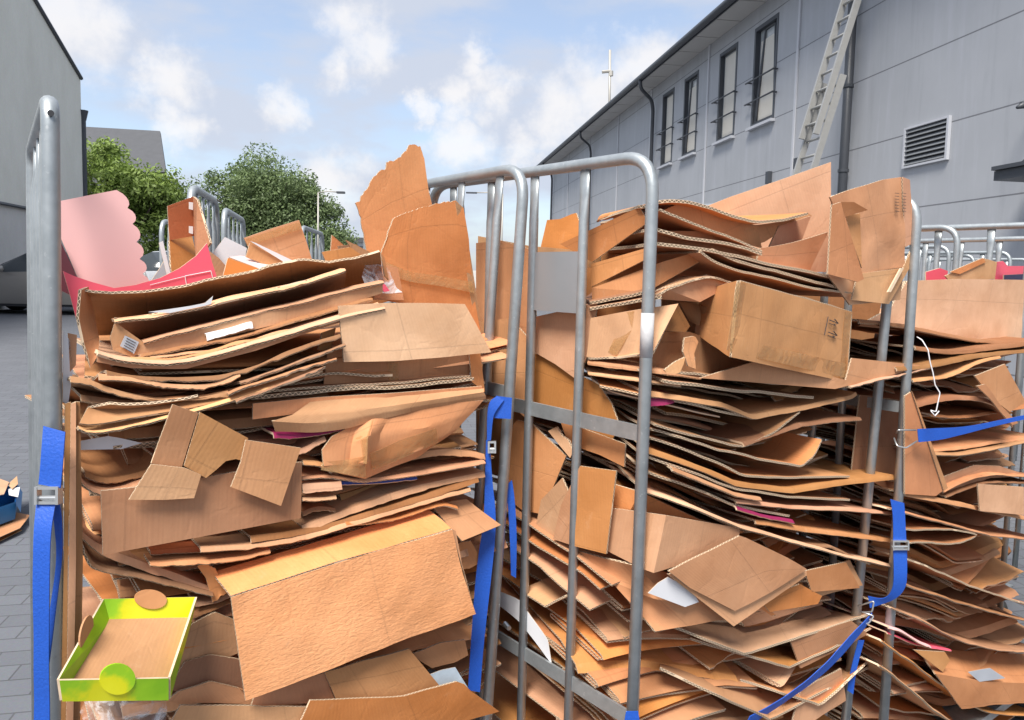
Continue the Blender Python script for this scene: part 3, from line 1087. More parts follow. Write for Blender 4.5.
def side_frame(root, near, far, posts=(.22, .44, .66, .88), lean=(0, 0), bars=(), plate_=None, rad=.075, seg=12, base=-EYE + .2):
    """inverted U of tube with uprights; near/far are plan points, z is relative to the eye"""
    near, far = V((near[0], near[1], 0)), V((far[0], far[1], 0))
    Ln = (far - near).length
    d = (far - near) / Ln
    nr = V((-d.y, d.x, 0))
    lv = V((lean[0], lean[1], 0))
    def q(s, z):
        return near + d * s + lv * (HT - z) + V((0, 0, EYE + z))
    pa = arc_path([q(0, base), q(0, HT - TR), q(Ln, HT - TR), q(Ln, base)], rad, 8)
    fr = part('side_frame', tube(pa, TR, seg, nref=nr), GALV, root, True)
    fr['_org'] = tuple(root.location)
    for t in posts:
        s = t * Ln
        zt = HT - 2 * TR + .004
        pts = [q(s, base), q(s, zt - .10), q(s, zt - .055), q(s, zt)]
        g_ = [tube(pts, TR * .86, seg, squash=[(1, 1), (1, 1), (.45, 1.3), (.35, 1.4)], nref=nr)]
        if seg > 8:      # weld bead where the flattened end meets the rail
            for w_ in range(5):
                c_ = q(s + (w_ - 2) * TR * .55, zt + .001) - nr * TR * .30
                g_.append(tube([c_ - d * .0032, c_ - d * .0015, c_ + d * .0015, c_ + d * .0032], [.0015, .0034, .0034, .0015], 7))
                c_ = q(s + (w_ - 2) * TR * .55, zt + .001) + nr * TR * .30
                g_.append(tube([c_ - d * .0032, c_ - d * .0015, c_ + d * .0015, c_ + d * .0032], [.0015, .0034, .0034, .0015], 7))
        part('upright', merge(g_), GALV, fr, True)
    for z, w in bars:
        a, b = q(TR, z), q(Ln - TR, z)
        off = nr * 0.0
        part('cross_bar', obox((a + b) / 2 + off, (b - a) / 2, nr * .003, V((0, 0, w))), GALV, fr)
    if plate_:
        t0, t1, z0, z1 = plate_
        c = (q(t0 * Ln, z0) + q(t1 * Ln, z1)) / 2
        pl = part('name_plate', obox(c + nr * .002, d * (t1 - t0) * Ln / 2 * .97, nr * .0015, V((0, 0, (z1 - z0) / 2))), GALVP, fr)
    return q


GALVP = simple('zinc_plate', (0.36, 0.39, 0.41), 0.5, 0.55, 0.14, 7)


def cage(lab, NL, NR, FL, FR, lkw=None, rkw=None, seg=12, loc=None):
    root = empty('roll_cage', (NL[0], NL[1], 0))
    tag(root, lab, 'roll cage', GC)
    qs = [side_frame(root, NL, FL, seg=seg, **(lkw or {})), side_frame(root, NR, FR, seg=seg, **(rkw or {}))]
    pts = [V((p[0], p[1], 0)) for p in (NL, NR, FR, FL)]
    z = .17
    fl = [p + V((0, 0, z)) for p in pts]
    vs = fl + [p + V((0, 0, -.03)) for p in fl]
    part('base_platform', (vs, [(0, 1, 2, 3), (7, 6, 5, 4), (0, 4, 5, 1), (1, 5, 6, 2), (2, 6, 7, 3), (3, 7, 4, 0)]), GALV, root)
    c0 = sum(pts, V((0, 0, 0))) / 4
    for p in pts:
        c = p.lerp(c0, .14)
        ax = V((.012, .012, 0))
        part('caster', merge([tube([c - ax + V((0, 0, .055)), c + ax + V((0, 0, .055))], .055, 14), obox(c + V((0, 0, .115)), V((.02, 0, 0)), V((0, .02, 0)), V((0, 0, .022)))]), RUBBER, root, True)
    return root, qs


U = V((-.61, .79, 0)).normalized()
VV = V((.79, .61, 0)).normalized()
A0, A1 = (-.680, 1.10), (.02, 1.65)
AF0, AF1 = (-1.01, 1.57), (-.44, 2.27)
B0, B1 = (.265, 1.45), (1.02, 2.0)
BF0, BF1 = (-.226, 2.04), (.50, 2.60)
D0, D1 = (1.075, 2.0), (2.05, 2.70)
DF0, DF1 = (.585, 2.62), (1.54, 3.32)
cageA, qA = cage('roll cage at the left, nearest the camera, with blue straps on both front posts', A0, A1, AF0, AF1,
                 dict(posts=(.18, .38, .58, .79), rad=.04, lean=(-.018, 0), bars=((-.16, .015), (-.75, .015))), dict(posts=(.12, .33, .55, .78), lean=(-.045, 0), bars=((-.26, .015),)))
cageB, qB = cage('middle roll cage with a square metal plate between its left tubes', B0, B1, BF0, BF1,
                 dict(posts=(.24, .45, .66, .87), bars=((-.305, .016), (-.90, .016)), plate_=(.245, .45, -.075, .058)), dict(lean=(-.035, 0)))
cageC, qC = cage('roll cage at the right edge, with a blue strap hooked to its front post', D0, D1, DF0, DF1,
                 dict(bars=((-.33, .015),)), dict(posts=(.2, .36, .6, .8)))
# flush black disc stands in for the dark end hole, cage A left frame
hole = part('bolt_or_hole', tube([E(-.680 + .527 * .0120, 1.10 - .853 * .0120, HT - .034), E(-.680 + .527 * .0142, 1.10 - .853 * .0142, HT - .034)], .0045, 10), INK, cageA)
for (z, t) in ((-.865, 0.02),):
    part('bolt_or_hole', tube([E(.0, 1.79, z), E(.01, 1.765, z)], .006, 8), STEEL, cageB)
# paper sleeve on the near post of the middle cage
sl0, sl1 = at(648, 313, 1.45), at(646, 357, 1.45)
pst = V((.265, 1.45, 0))
lb = part('label_sleeve', tube([V((pst.x, pst.y, sl0.z)), V((pst.x, pst.y, sl1.z))], TR * 1.04, 14), simple('worn_label', (.50, .49, .49), .6, 0, .25, 90), cageB, True)

far = [
    ('far roll cage behind the brown open box on the left', (-.95, 2.19), (-.17, 2.37), (-1.06, 2.65), (-.28, 2.83)),
    ('second far roll cage, behind the white paper on the left stack', (-1.16, 2.98), (-.38, 3.16), (-1.31, 3.6), (-.53, 3.78)),
    ('farthest left roll cage, its right frame in front of the dark green tree', (-1.78, 3.76), (-1.14, 4.0), (-1.86, 4.3), (-1.21, 4.7)),
    ('roll cage standing right of the right edge cage, only its rear tube in view', (2.62, 2.3), (3.32, 2.85), (2.14, 2.92), (2.86, 3.47)),
    ('roll cage in the second row behind the right edge cage, with a bowed tube end', (1.77, 2.98), (2.49, 3.53), (1.29, 3.6), (2.01, 4.15)),
    ('roll cage in the third row, small behind the right edge cage', (2.57, 4.4), (3.3, 4.95), (2.09, 5.0), (2.82, 5.55)),
    ('most distant roll cage behind the right edge cage, holding red and blue goods', (3.4, 5.5), (4.2, 6.05), (2.92, 6.1), (3.7, 6.65)),
]
for (lab, a, b, c, d) in far:
    cage(lab, a, b, c, d, seg=8)

# ------------------------------------------------------------------ blue straps


def strap(lab, runs, w=.02, th=.0018, buckles=(), hooks=(), name='blue_strap'):
    """runs: lists of (left px, left py, right px, right py, depth) stations; each run is one length of webbing"""
    c = at((runs[0][0][0] + runs[0][0][2]) / 2, runs[0][0][1], runs[0][0][4])
    root = empty(name, tuple(c))
    tag(root, lab, 'strap', 'blue tie straps')
    for run in runs:
        Lp = smooth_pl([at(s[0], s[1], s[4]) for s in run])
        Rp = smooth_pl([at(s[2], s[3], s[5] if len(s) > 5 else s[4]) for s in run])
        sheet('webbing', [Lp, Rp], th, BLUE, n=26, mrow=3, wob=.0012, parent=root, edge=BLUE)
    for (px, py, d, s) in buckles:
        c = at(px, py, d)
        g = [obox(c + V((0, 0, .011)), rt * s, fw * .004, upv * .0022), obox(c - V((0, 0, .011)), rt * s, fw * .004, upv * .0022),
             obox(c + rt * s, rt * .002, fw * .006, upv * .013), obox(c - rt * s, rt * .002, fw * .006, upv * .013),
             tube([c - rt * s * 1.15 - V((0, 0, .004)), c + rt * s * 1.15 - V((0, 0, .004))], .0032, 8), obox(c + fw * .004 - V((0, 0, .008)), rt * s * .6, fw * .003, upv * .005)]
        part('buckle', merge(g), STEEL, root)
    for h in hooks:
        part('hook', tube(arc_path([at(*p) for p in h], .006, 4), .0022, 8), STEEL, root, True)
    return root


strap('blue strap with a metal buckle on the left front post of the nearest cage',
      [[(44, 426, 66, 432, 1.075), (42, 455, 64, 458, 1.065), (39, 484, 61, 488, 1.06)],
       [(37, 502, 56, 503, 1.062), (34, 530, 51, 532, 1.045), (33, 580, 50, 582, 1.04), (34, 640, 49, 642, 1.04), (34, 730, 50, 730, 1.045)],
       [(51, 504, 60, 504, 1.07), (55, 520, 63, 522, 1.075), (58, 560, 63, 560, 1.08), (50, 610, 56, 608, 1.07), (38, 684, 46, 684, 1.05)]],
      buckles=((48.5, 495, 1.06, .0155),))
strap('blue strap wrapped round the right front post of the nearest cage',
      [[(496, 396, 512, 398, 1.60), (494, 418, 511, 419, 1.60)],
       [(497, 396, 504, 400, 1.60), (489, 401, 497, 409, 1.595), (487, 415, 493, 416, 1.595), (487, 440, 491, 440, 1.60)],
       [(486, 440, 490, 440, 1.61), (485, 480, 492, 480, 1.61), (484, 520, 497, 520, 1.61), (476, 570, 492, 572, 1.60), (471, 640, 484, 640, 1.60), (468, 690, 480, 692, 1.60)],
       [(505, 486, 512, 480, 1.66), (508, 505, 515, 500, 1.66), (510, 540, 517, 538, 1.665), (511, 575, 516, 578, 1.67)]],
      buckles=((492, 447, 1.60, .007),))
strap('blue strap slanting down across the lower front of the middle cage',
      [[(872, 613, 866, 626, 1.90), (850, 636, 846, 652, 1.86), (822, 668, 812, 684, 1.80), (790, 694, 780, 705, 1.74), (750, 716, 742, 730, 1.67)],
       [(858, 640, 864, 640, 1.95), (850, 670, 856, 668, 1.95), (847, 690, 853, 694, 1.95)]],
      hooks=([(858, 606, 1.92), (874, 601, 1.90), (872, 612, 1.90), (860, 612, 1.92)], [(862, 612, 1.90), (874, 616, 1.89), (868, 624, 1.89), (858, 622, 1.91)]))
strap('blue strap tail at the foot of the near left post of the middle cage', [[(626, 711, 638, 711, 1.42), (624, 722, 640, 723, 1.42), (624, 735, 640, 736, 1.42)]])
strap('blue strap running right from a wire hook on the right edge cage front post',
      [[(917, 429, 918, 442, 1.96, 1.96), (940, 428, 940, 440, 1.99, 1.99), (965, 427, 965, 434, 2.03, 2.03), (990, 422, 990, 427, 2.07), (1030, 414, 1030, 418, 2.12)]],
      hooks=([(916, 430, 1.96), (898, 430, 1.95), (896, 433, 1.97)], [(894, 438, 1.96), (897, 446, 1.94), (906, 448, 1.94), (917, 441, 1.96)]))
strap('blue strap with a buckle hanging from the front post of the right edge cage',
      [[(890, 499, 904, 503, 1.95), (893, 515, 905, 516, 1.95), (893, 541, 906, 541, 1.95)],
       [(893, 549, 907, 549, 1.95), (894, 575, 907, 575, 1.945), (893, 590, 906, 588, 1.95), (885, 600, 896, 600, 1.96), (868, 596, 870, 608, 1.98)]],
      buckles=((900, 545, 1.945, .020),))
# white string hanging from the sheets
tag(mesh_obj('white_string', *tube(resample([at(*p) for p in ((917, 337, 1.95), (922, 340, 1.93), (928, 350, 1.92), (930, 362, 1.92), (933, 373, 1.92), (935, 385, 1.92), (940, 393, 1.92), (938, 402, 1.92), (936, 412, 1.92), (930, 410, 1.92), (935, 416, 1.92), (939, 411, 1.92))], 50), .0016, 6), [WHITEP], None, None, True),
    'white string dangling over the edge of the right stack', 'string')
# ------------------------------------------------------------------ cardboard
class Face:
    """a vertical plane through two plan points; k pushes a point towards the camera"""
    def __init__(s, a, b):
        s.a = V((a[0], a[1], EYE)); d = (V((b[0], b[1], EYE)) - s.a).normalized()
        s.n = V((d.y, -d.x, 0)); s.d = d
        if s.n.dot(C0 - s.a) < 0: s.n = -s.n
    def __call__(s, px, py, k=0.0):
        r = ray(px, py)
        t = s.n.dot(s.a + s.n * k - C0) / s.n.dot(r)
        return C0 + r * t
    def line(s, pts, k=0.0):
        return [s(p[0], p[1], k + (p[2] if len(p) > 2 else 0)) for p in pts]


FA = Face(A0, A1)
class CornerFace(Face):
    """front of the middle cage; left of its near post the side plane takes over, so nothing passes through the tubes"""
    def __call__(s, px, py, k=0.0):
        if px < 658 - 22 * (py - 180) / 540:
            return s.side(px, py, min(-.016, k - .02))
        return Face.__call__(s, px, py, k)


FB = CornerFace(B0, B1)
FC = Face(D0, D1)
FS = Face(B0, BF0)      # left side of the middle cage
FB.side = FS


def quad(face, rows, label, mat='tan', k=0.0, name='cardboard_sheet', group=None, cat='cardboard', **kw):
    o = sheet(name, [face.line(r, k) for r in rows], mat=mat, **kw)
    return tag(o, label, cat, group)


def poly(face, pts, label, mat='tan', k=0.0, name='cardboard_sheet', cat='cardboard', group=None, **kw):
    return tag(plate(name, face.line(pts, k), mat=mat, **kw), label, cat, group)


def leaf(face, pts, label, mat='tan', k=0.01, lip=0.0, back=.25, dz=0.0, th=.0042, group=None, name='cardboard_sheet', tear=.0018, wob=.0025, curve=True, lk=0.004, **kw):
    """sheet lying in the stack: front edge through the given picture points, running back into the cage"""
    fr = face.line(pts, k)
    def bd(q):
        if face is not FB: return U
        return (U + VV * max(0, min(1, (760 - q[0]) / 200))).normalized()
    pp = list(zip(fr, pts))
    rows = [[p + bd(q) * back + V((0, 0, dz)) for p, q in pp], [p + bd(q) * back * .3 + V((0, 0, dz * .3)) for p, q in pp], fr]
    if lip: rows.append([p + V((0, 0, -lip)) + face.n * lk for p in fr])
    o = sheet(name, rows, th=th, mat=mat, n=36, mrow=3, tear=tear, wob=wob, curve=curve, tear_sides='b', **kw)
    return tag(o, label, 'cardboard', group)


# ---- procedural filling: each layer follows a shared, slowly changing surface
def bumpf(x, c, w):
    return math.exp(-((x - c) / w) ** 2)


def droopA(a, b, z):
    w = .90
    t = a / w
    return .05 * t * max(0, min(1, (z + .75) / .4)) + .03 * (2 * t - 1) ** 2 - .035 * t * (1 - max(0, min(1, (z + .75) / .4))) +   .006 * noise.noise(V((a * 4, b * 3, z * 5)))


def droopB(a, b, z):
    t = min(1, a / .55)
    dr = .07 + .16 * bumpf(z, -.46, .20)
    return -dr * (t * t * (3 - 2 * t)) + .03 * max(0, a / .9 - .6) - .02 * bumpf(a, 0, .2) + .007 * noise.noise(V((a * 4 + 9, b * 3, z * 5)))


def droopC(a, b, z):
    a = min(a, .9)
    t = min(1, a / .6)
    dr = .09 + .14 * max(0, min(1, (-z - .35) / .35))
    return -dr * t + .012 * math.sin(a * 5) + .007 * noise.noise(V((a * 4 + 19, b * 3, z * 5)))


def fill(o2, width, depth, z0, z1, droop, step, seed, pick, labels, a_lo=0.0, setback=.02, jit=.03, group='', spread=0.0, nose=0.0):
    rnd = random.Random(seed)
    org = V((o2[0], o2[1], 0))
    z = z0
    k = 0
    while z < z1:
        npc = 1 if rnd.random() < .45 else 2
        used = 0
        st = step * rnd.uniform(.7, 1.4) * (1.45 if spread and z < -.55 else 1)
        low = max(0, min(1, (z + .95) / .45)) * spread
        for q in range(npc):
            if npc == 1:
                a0, a1 = a_lo + rnd.uniform(-.02, .10), width - rnd.uniform(-.02, .12)
            else:
                cut = rnd.uniform(.3, .7) * width
                a0, a1 = (a_lo + rnd.uniform(-.02, .08), cut + rnd.uniform(.0, .12)) if q == 0 else (cut - rnd.uniform(.0, .1), width - rnd.uniform(-.03, .10))
            a0 += low; a1 -= low * .3
            yaw = R(rnd.gauss(0, 3.2) if npc == 1 else rnd.gauss(0, 6))
            b0 = setback + low + rnd.random() ** 1.5 * jit * 2 - jit * .3
            b1 = depth - rnd.uniform(0, .1)
            zz = z + (st * .45 if q else 0)
            ca_ = (a0 + a1) / 2
            tl = rnd.gauss(0, .014)
            ak = ca_ + rnd.uniform(-.15, .2)
            cv = rnd.gauss(0, .07)
            ca = (a0 + a1) / 2
            def pt(a, b, dz, ca=ca, b0=b0, yaw=yaw, zz=zz):
                da, db = a - ca, b - b0 - .25
                ra = ca + da * math.cos(yaw) - db * math.sin(yaw)
                rb = b0 + .25 + da * math.sin(yaw) + db * math.cos(yaw)
                rb = max(rb, setback - .035)
                p = org + VV * ra + U * rb
                return V((p.x, p.y, EYE + zz + dz + droop(ra, rb, zz) - nose * max(0, b0 + .16 - rb) * (1 if rb > -.1 else 0) + tl * da - abs(cv) * max(0, a - ak)))
            n_ = 30
            aa = [a0 + (a1 - a0) * i / (n_ - 1) for i in range(n_)]
            kind = rnd.random()
            gap = st * rnd.uniform(.3, .75)
            mat, lab = pick(rnd, z, q)
            lipn = rnd.uniform(.006, .022)
            if kind < .30:       # flattened box: two plies folded at the front, a third ply open below
                zf = b0 + rnd.uniform(.0, .02)
                rows = [[pt(a, b1, gap) for a in aa], [pt(a, b0 + .10, gap) for a in aa], [pt(a, b0 + .008, gap * .95) for a in aa], [pt(a, b0, gap * .75) for a in aa],
                        [pt(a, b0 + .010, gap * .5) for a in aa], [pt(a, b0 + .20, gap * .42) for a in aa], [pt(a, b0 + .205, .001) for a in aa], [pt(a, zf, .0) for a in aa]]
                o = sheet('flattened_box', rows, .004, mat, n_, 2, wob=.001)
            elif kind < .45:       # folded board, fold to the front
                rows = [[pt(a, b1, gap) for a in aa], [pt(a, b0 + .10, gap) for a in aa], [pt(a, b0 + .012, gap * .9) for a in aa], [pt(a, b0, gap * .45) for a in aa],
                        [pt(a, b0 + .010, .0) for a in aa], [pt(a, b0 + .12, -.001) for a in aa], [pt(a, b1 * .7, 0) for a in aa]]
                o = sheet('flattened_box', rows, .004, mat, n_, 2, wob=.0012)
            elif kind < .62:     # single board, crushed lip hanging down
                rows = [[pt(a, b1, 0) for a in aa], [pt(a, b0 + .09, 0) for a in aa], [pt(a, b0 + .006, 0) for a in aa], [pt(a, b0 - .008, -lipn) for a in aa]]
                o = sheet('flattened_box', rows, .004, mat, n_, 3, wob=.0014, tear=.003, tear_sides='b')
            elif kind < .74:     # double wall
                rows = [[pt(a, b1, 0) for a in aa], [pt(a, b0 + .12, 0) for a in aa], [pt(a, b0, 0) for a in aa]]
                o = sheet('flattened_box', rows, .0068, mat, n_, 4, wob=.001)
            else:                # open edge, slightly ragged, two plies slightly apart
                rows = [[pt(a, b1, 0) for a in aa], [pt(a, b0 + .12, 0) for a in aa], [pt(a, b0, rnd_w(rnd, a)) for a in aa]]
                o = sheet('flattened_box', rows, .0048, mat, n_, 4, wob=.0015, tear=.004 if rnd.random() < .5 else 0, tear_sides='b')
            tag(o, lab, 'cardboard', group)
            k += 1
        z += st if z > -1.02 else st * (2.2 if group[-10:] != 'ight stack' else 1.0)
    return k


def rnd_w(rnd, a):
    return .004 * math.sin(a * 17) + .002 * math.sin(a * 41)


def picker(where):
    def pick(rnd, z, q):
        r = rnd.random()
        m_ = 'tan' if r < .42 else 'kraft' if r < .68 else 'pale' if r < .80 else 'brown' if r < .93 else 'orange'
        nm = {'tan': 'tan', 'kraft': 'golden brown', 'pale': 'pale buff', 'brown': 'dark brown', 'orange': 'orange brown'}[m_]
        lv = 'lower' if z < -.62 else 'middle' if z < -.36 else 'upper'
        return m_, '%s flattened box pressed in the %s layers of the %s stack' % (nm, lv, where)
    return pick


nA = fill(A0, .88, .62, -1.42, -.17, droopA, .0185, 11, picker('left'), None, a_lo=.05, group='flattened boxes of the left stack', setback=.05, nose=.10)
nB = fill(B0, .90, .72, -1.42, -.12, droopB, .0178, 23, picker('middle'), None, a_lo=.0, group='flattened boxes of the middle stack', setback=.015, spread=.085, nose=.22)
nC = fill(D0, 1.20, .72, -1.42, -.12, droopC, .0205, 37, picker('right'), None, a_lo=.03, group='flattened boxes of the right stack', setback=.03, spread=.07, nose=.22, jit=.045)
nD = fill((1.80, 3.02), .86, .66, -1.4, -.14, droopA, .05, 51, picker('second row'), None, group='flattened boxes of the second row stack', setback=.03)
#@@HEROES
GA, GB, GD = 'loose cardboard of the left stack', 'loose cardboard of the middle stack', 'loose cardboard of the right stack'


def tape(parent, face, rows, k=0.0):
    o = sheet('tape', [face.line(r, k) for r in rows], .0006, TAPE, n=14, mrow=3, wob=.0006, edge=TAPE)
    M_ = o.location.copy()
    o.parent = parent
    o.location = M_ - parent.location
    return o


def child(o, parent):
    l = o.location.copy()
    o.parent = parent
    o.location = l - parent.location
    for k_ in ('label', 'category', 'group'):
        if k_ in o: del o[k_]
    return o


def tape_mat():
    mt, t, bs = new_mat('packing_tape')
    bs.inputs['Base Color'].default_value = (0.62, 0.40, 0.20, 1)
    bs.inputs['Roughness'].default_value = 0.16
    tc = N(t, 'ShaderNodeTexCoord')
    nz = N(t, 'ShaderNodeTexNoise', i_Scale=22.0, i_Detail=3.0, i_Distortion=1.5)
    L(t, tc.outputs['Object'], nz.inputs['Vector'])
    bump(t, bs, nz.outputs['Fac'], 0.6, 0.006)
    tr = N(t, 'ShaderNodeBsdfTransparent')
    tr.inputs[0].default_value = (0.97, 0.90, 0.80, 1)
    ms_ = N(t, 'ShaderNodeMixShader')
    L(t, M(t, 'MULTIPLY_ADD', nz.outputs['Fac'], 0.35, 0.12), ms_.inputs[0])
    L(t, tr.outputs[0], ms_.inputs[1]); L(t, bs.outputs[0], ms_.inputs[2])
    L(t, ms_.outputs[0], t.nodes['Material Output'].inputs[0])
    return mt


def film_mat():
    mt, t, bs = new_mat('clear_film')
    bs.inputs['Base Color'].default_value = (0.85, 0.87, 0.9, 1)
    bs.inputs['Roughness'].default_value = 0.12
    tc = N(t, 'ShaderNodeTexCoord')
    nz = N(t, 'ShaderNodeTexNoise', i_Scale=20.0, i_Detail=3.0, i_Distortion=2.5)
    L(t, tc.outputs['Object'], nz.inputs['Vector'])
    bump(t, bs, nz.outputs['Fac'], 1.0, 0.01)
    tr = N(t, 'ShaderNodeBsdfTransparent')
    ms_ = N(t, 'ShaderNodeMixShader')
    L(t, ramp(t, nz.outputs['Fac'], [(0.45, (.05, .05, .05)), (0.68, (.5, .5, .5))]), ms_.inputs[0])
    L(t, tr.outputs[0], ms_.inputs[1]); L(t, bs.outputs[0], ms_.inputs[2])
    L(t, ms_.outputs[0], t.nodes['Material Output'].inputs[0])
    return mt


TAPE = tape_mat()
FILM = film_mat()

# ================================================================= LEFT STACK, top
# pink board with a scalloped edge
sc = []
y, x = 190.0, 118.0
ends = [(118, 190), (129, 208), (134, 224), (138, 242), (141, 259), (144, 274), (147, 290)]
for (xa, ya), (xb, yb) in zip(ends, ends[1:]):
    for t in (0, .2, .4, .6, .8):
        bul = 4.2 * math.sin(math.pi * t) if t else -1.5
        sc.append((xa + (xb - xa) * t + bul, ya + (yb - ya) * t))
poly(FA, [(60, 201), (90, 195)] + sc + [(147, 292), (84, 292), (60, 236)], 'light pink board with a scalloped right edge, top left of the left stack', PINK, -.20, 'pink_board', 'board', th=.003)
poly(FA, [(60, 240), (84, 292), (80, 300), (60, 290)], 'dark maroon inner side below the pink scalloped board', simple('maroon_inside', (.10, .02, .03), .6), -.19, 'printed_board', 'board')
o = poly(FA, [(63, 271), (74, 276), (92, 282), (114, 288), (135, 285), (160, 278), (180, 268), (196, 256), (207, 243), (212, 262), (219, 284), (190, 290), (140, 296), (92, 300), (86, 325), (76, 318), (70, 295)],
         'red box side with a curved cut and white rectangle, top of left stack', RED, -.13, 'red_box_side', 'board', th=.003)
ln = [(185, 276), (211, 271), (214, 283), (187, 288)]
pr = part('white_outline', merge([tube([FA(*ln[i], -.1285), FA(*ln[(i + 1) % 4], -.1285)], .0007, 5) for i in range(4)] + [tube([FA(150, 285, -.1285), FA(186, 276, -.1285)], .0005, 5)]), WHITEP, None)
child(pr, o)
# tall brown open box
ob = poly(FA, [(167.5, 206), (193, 196.5), (194, 236), (169.5, 240)], 'reddish brown open box standing upright with white tabs, behind the red box side', 'rust', -.36, 'open_box', 'box', th=.004)
child(poly(FA, [(169.5, 240, -.0), (192, 236, -.08), (197, 257, -.02), (172, 284, .02)], '', 'kraft', -.36, 'box_floor', th=.004), ob)
child(poly(FA, [(193, 196.5, 0), (197, 200, .10), (210, 243, .14), (196, 262, .10), (194, 236, 0)], '', 'kraft', -.36, 'box_side', th=.004), ob)
for yy in (202, 226):
    child(poly(FA, [(189, yy), (193, yy + .5), (193, yy + 8), (189, yy + 7)], '', WHITEP, -.352, 'tab', th=.002), ob)
poly(FA, [(149, 284), (160, 268), (167, 255), (171, 272), (172, 288), (150, 292)], 'pale grey card leaning left of the tall brown open box', GREYP, -.30, 'grey_card', 'card')
poly(FA, [(159, 243), (163, 241), (171, 275), (168, 280)], 'thin pale strip sticking up left of the tall brown open box', WHITEP, -.29, 'paper_strip', 'paper', th=.002)
poly(FA, [(212, 254), (225, 237), (247, 248), (245, 258), (224, 266)], 'white paper sheet with a thin print line, right of the brown open box', WHITEP, -.24, 'paper_sheet', 'paper', th=.001)
poly(FA, [(208, 250), (219, 258), (240, 282), (218, 290), (210, 270)], 'tan flap behind the white paper sheet on the left stack', 'tan', -.22)
poly(FA, [(228, 258), (266, 271), (258, 280), (228, 284), (222, 280)], 'bright orange printed box side under the white paper', ORANGEP, -.16, 'orange_box_side', 'board')
poly(FA, [(229, 257, .0), (240, 255.5, -.05), (292, 264, -.05), (290, 268, 0), (267, 271.5, 0)], 'pale pink strip along the top of the orange printed box side', simple('pale_pink', (.74, .56, .54), .5), -.16, 'pink_strip', 'board')
poly(FA, [(250, 243), (292, 266), (278, 270), (246, 257)], 'brown folded card with a white edge between white paper and pale panel', 'tan', -.19)
poly(FA, [(250, 241), (256, 243), (296, 262), (292, 267)], 'white edged strip on the brown folded card of the left stack', WHITEP, -.185, 'paper_strip', 'paper', th=.002)
o = poly(FA, [(244, 238), (270, 229), (299, 220), (306, 240), (314, 266), (290, 270), (250, 250)], 'pale tan panel with a taped top edge, leaning in front of the far cage', 'pale', -.27)
tape(o, FA, [[(246, 239), (299, 222)], [(247, 246), (301, 229)]], -.266)
for i, (pts, mt_) in enumerate((([(332, 235), (345, 246), (364, 258), (330, 262)], 'orange'), ([(338, 246), (356, 244), (372, 256), (345, 264)], 'brown'), ([(346, 240), (370, 252), (384, 262), (360, 262)], 'tan'), ([(322, 252), (350, 247), (366, 258), (328, 266)], 'kraft'))):
    poly(FA, pts, ['sharp orange brown shard at the back of the left stack', 'dark brown torn flap at the back of the left stack', 'small tan flap just left of the tall torn orange board', 'golden brown piece lying behind the frayed rim of the left stack'][i], mt_, -.2 + .02 * i)
# tall torn orange boards
quad(FA, [[(357, 203), (368, 188), (371, 180), (385, 170), (386, 162), (394, 163), (398, 158), (408, 148), (414, 143), (420, 148), (424, 158)], [(361, 222), (390, 205), (428, 190)], [(366, 252), (395, 236), (436, 226)], [(372, 290), (400, 290), (446, 280)]],
     'tallest orange board with a torn jagged top, standing at the back of the left stack', 'orange', -.30, n=70, tear=.007, tear_sides='tl', wob=.002, th=.004)
hb = quad(FA, [[(393, 220), (402, 214), (420, 208), (440, 203), (455, 201), (463, 208)], [(382, 250), (420, 240), (468, 240)], [(380, 275), (425, 275), (472, 285)], [(384, 300), (430, 310), (480, 335)]],
     'orange board with a rounded torn corner, right of the tallest torn board', 'orange', -.16, n=60, tear=.004, tear_sides='tl', wob=.0025, th=.005)
tape(hb, FA, [[(386, 262), (410, 272), (440, 276), (472, 282)], [(386, 274), (410, 282), (440, 286), (474, 293)]], -.152)
poly(FA, [(455, 201), (463, 207), (482, 330), (476, 330)], 'thin second ply along the right side of the rounded orange board', 'tan', -.158, th=.004)
poly(FA, [(376, 262), (398, 268), (404, 300), (374, 300)], 'orange brown flap under the clear film at the back of the left stack', 'orange', -.13)
tag(sheet('plastic_film', [FA.line([(366, 262), (378, 256), (392, 268)], -.10), FA.line([(362, 276), (380, 280), (398, 284)], -.07), FA.line([(368, 288), (384, 292), (404, 290)], -.06)], .0006, FILM, 20, 6, wob=.012, edge=FILM),
    'crumpled clear film by the foot of the torn orange boards', 'plastic film')
poly(FA, [(380, 287), (384, 283), (390, 291), (384, 292)], 'tiny red scrap below the torn orange boards', RED, -.05, 'red_scrap', 'scrap', th=.002)

# ================================================================= LEFT STACK, upper layers (nested open boxes, seen edge on)
quad(FA, [[(85, 288), (112, 291), (145, 289), (185, 285), (240, 277), (272, 267), (300, 262), (330, 264), (356, 259), (380, 252)], [(88, 308, -.10), (145, 303, -.10), (240, 293, -.10), (310, 282, -.1), (382, 276, -.1)], [(92, 335, -.32), (200, 325, -.32), (385, 295, -.32)]],
     'long brown box wall with a frayed rim, across the top of the left stack', 'brown', -.05, n=44, tear=.003, tear_sides='t', wob=.004)
quad(FA, [[(380, 252), (384, 258)], [(384, 276), (388, 280)]], 'upright end flap at the right end of the frayed box wall', 'tan', -.08, n=6)
quad(FA, [[(79, 290, .0), (87, 287, -.06)], [(77, 318), (93, 312, -.06)], [(82, 345), (97, 340, -.03)], [(90, 368), (99, 358, 0)]],
     'curved tan end wall of the opened box at the top left corner', 'tan', -.015, n=8, wob=.003)
poly(FA, [(86, 288), (96, 360), (240, 350), (392, 300), (380, 256)], 'dark backing wall for the shaded inside of the opened box across the left stack', 'brown', -.48)  # backing wall added deep inside; dark brown stands for the shade there
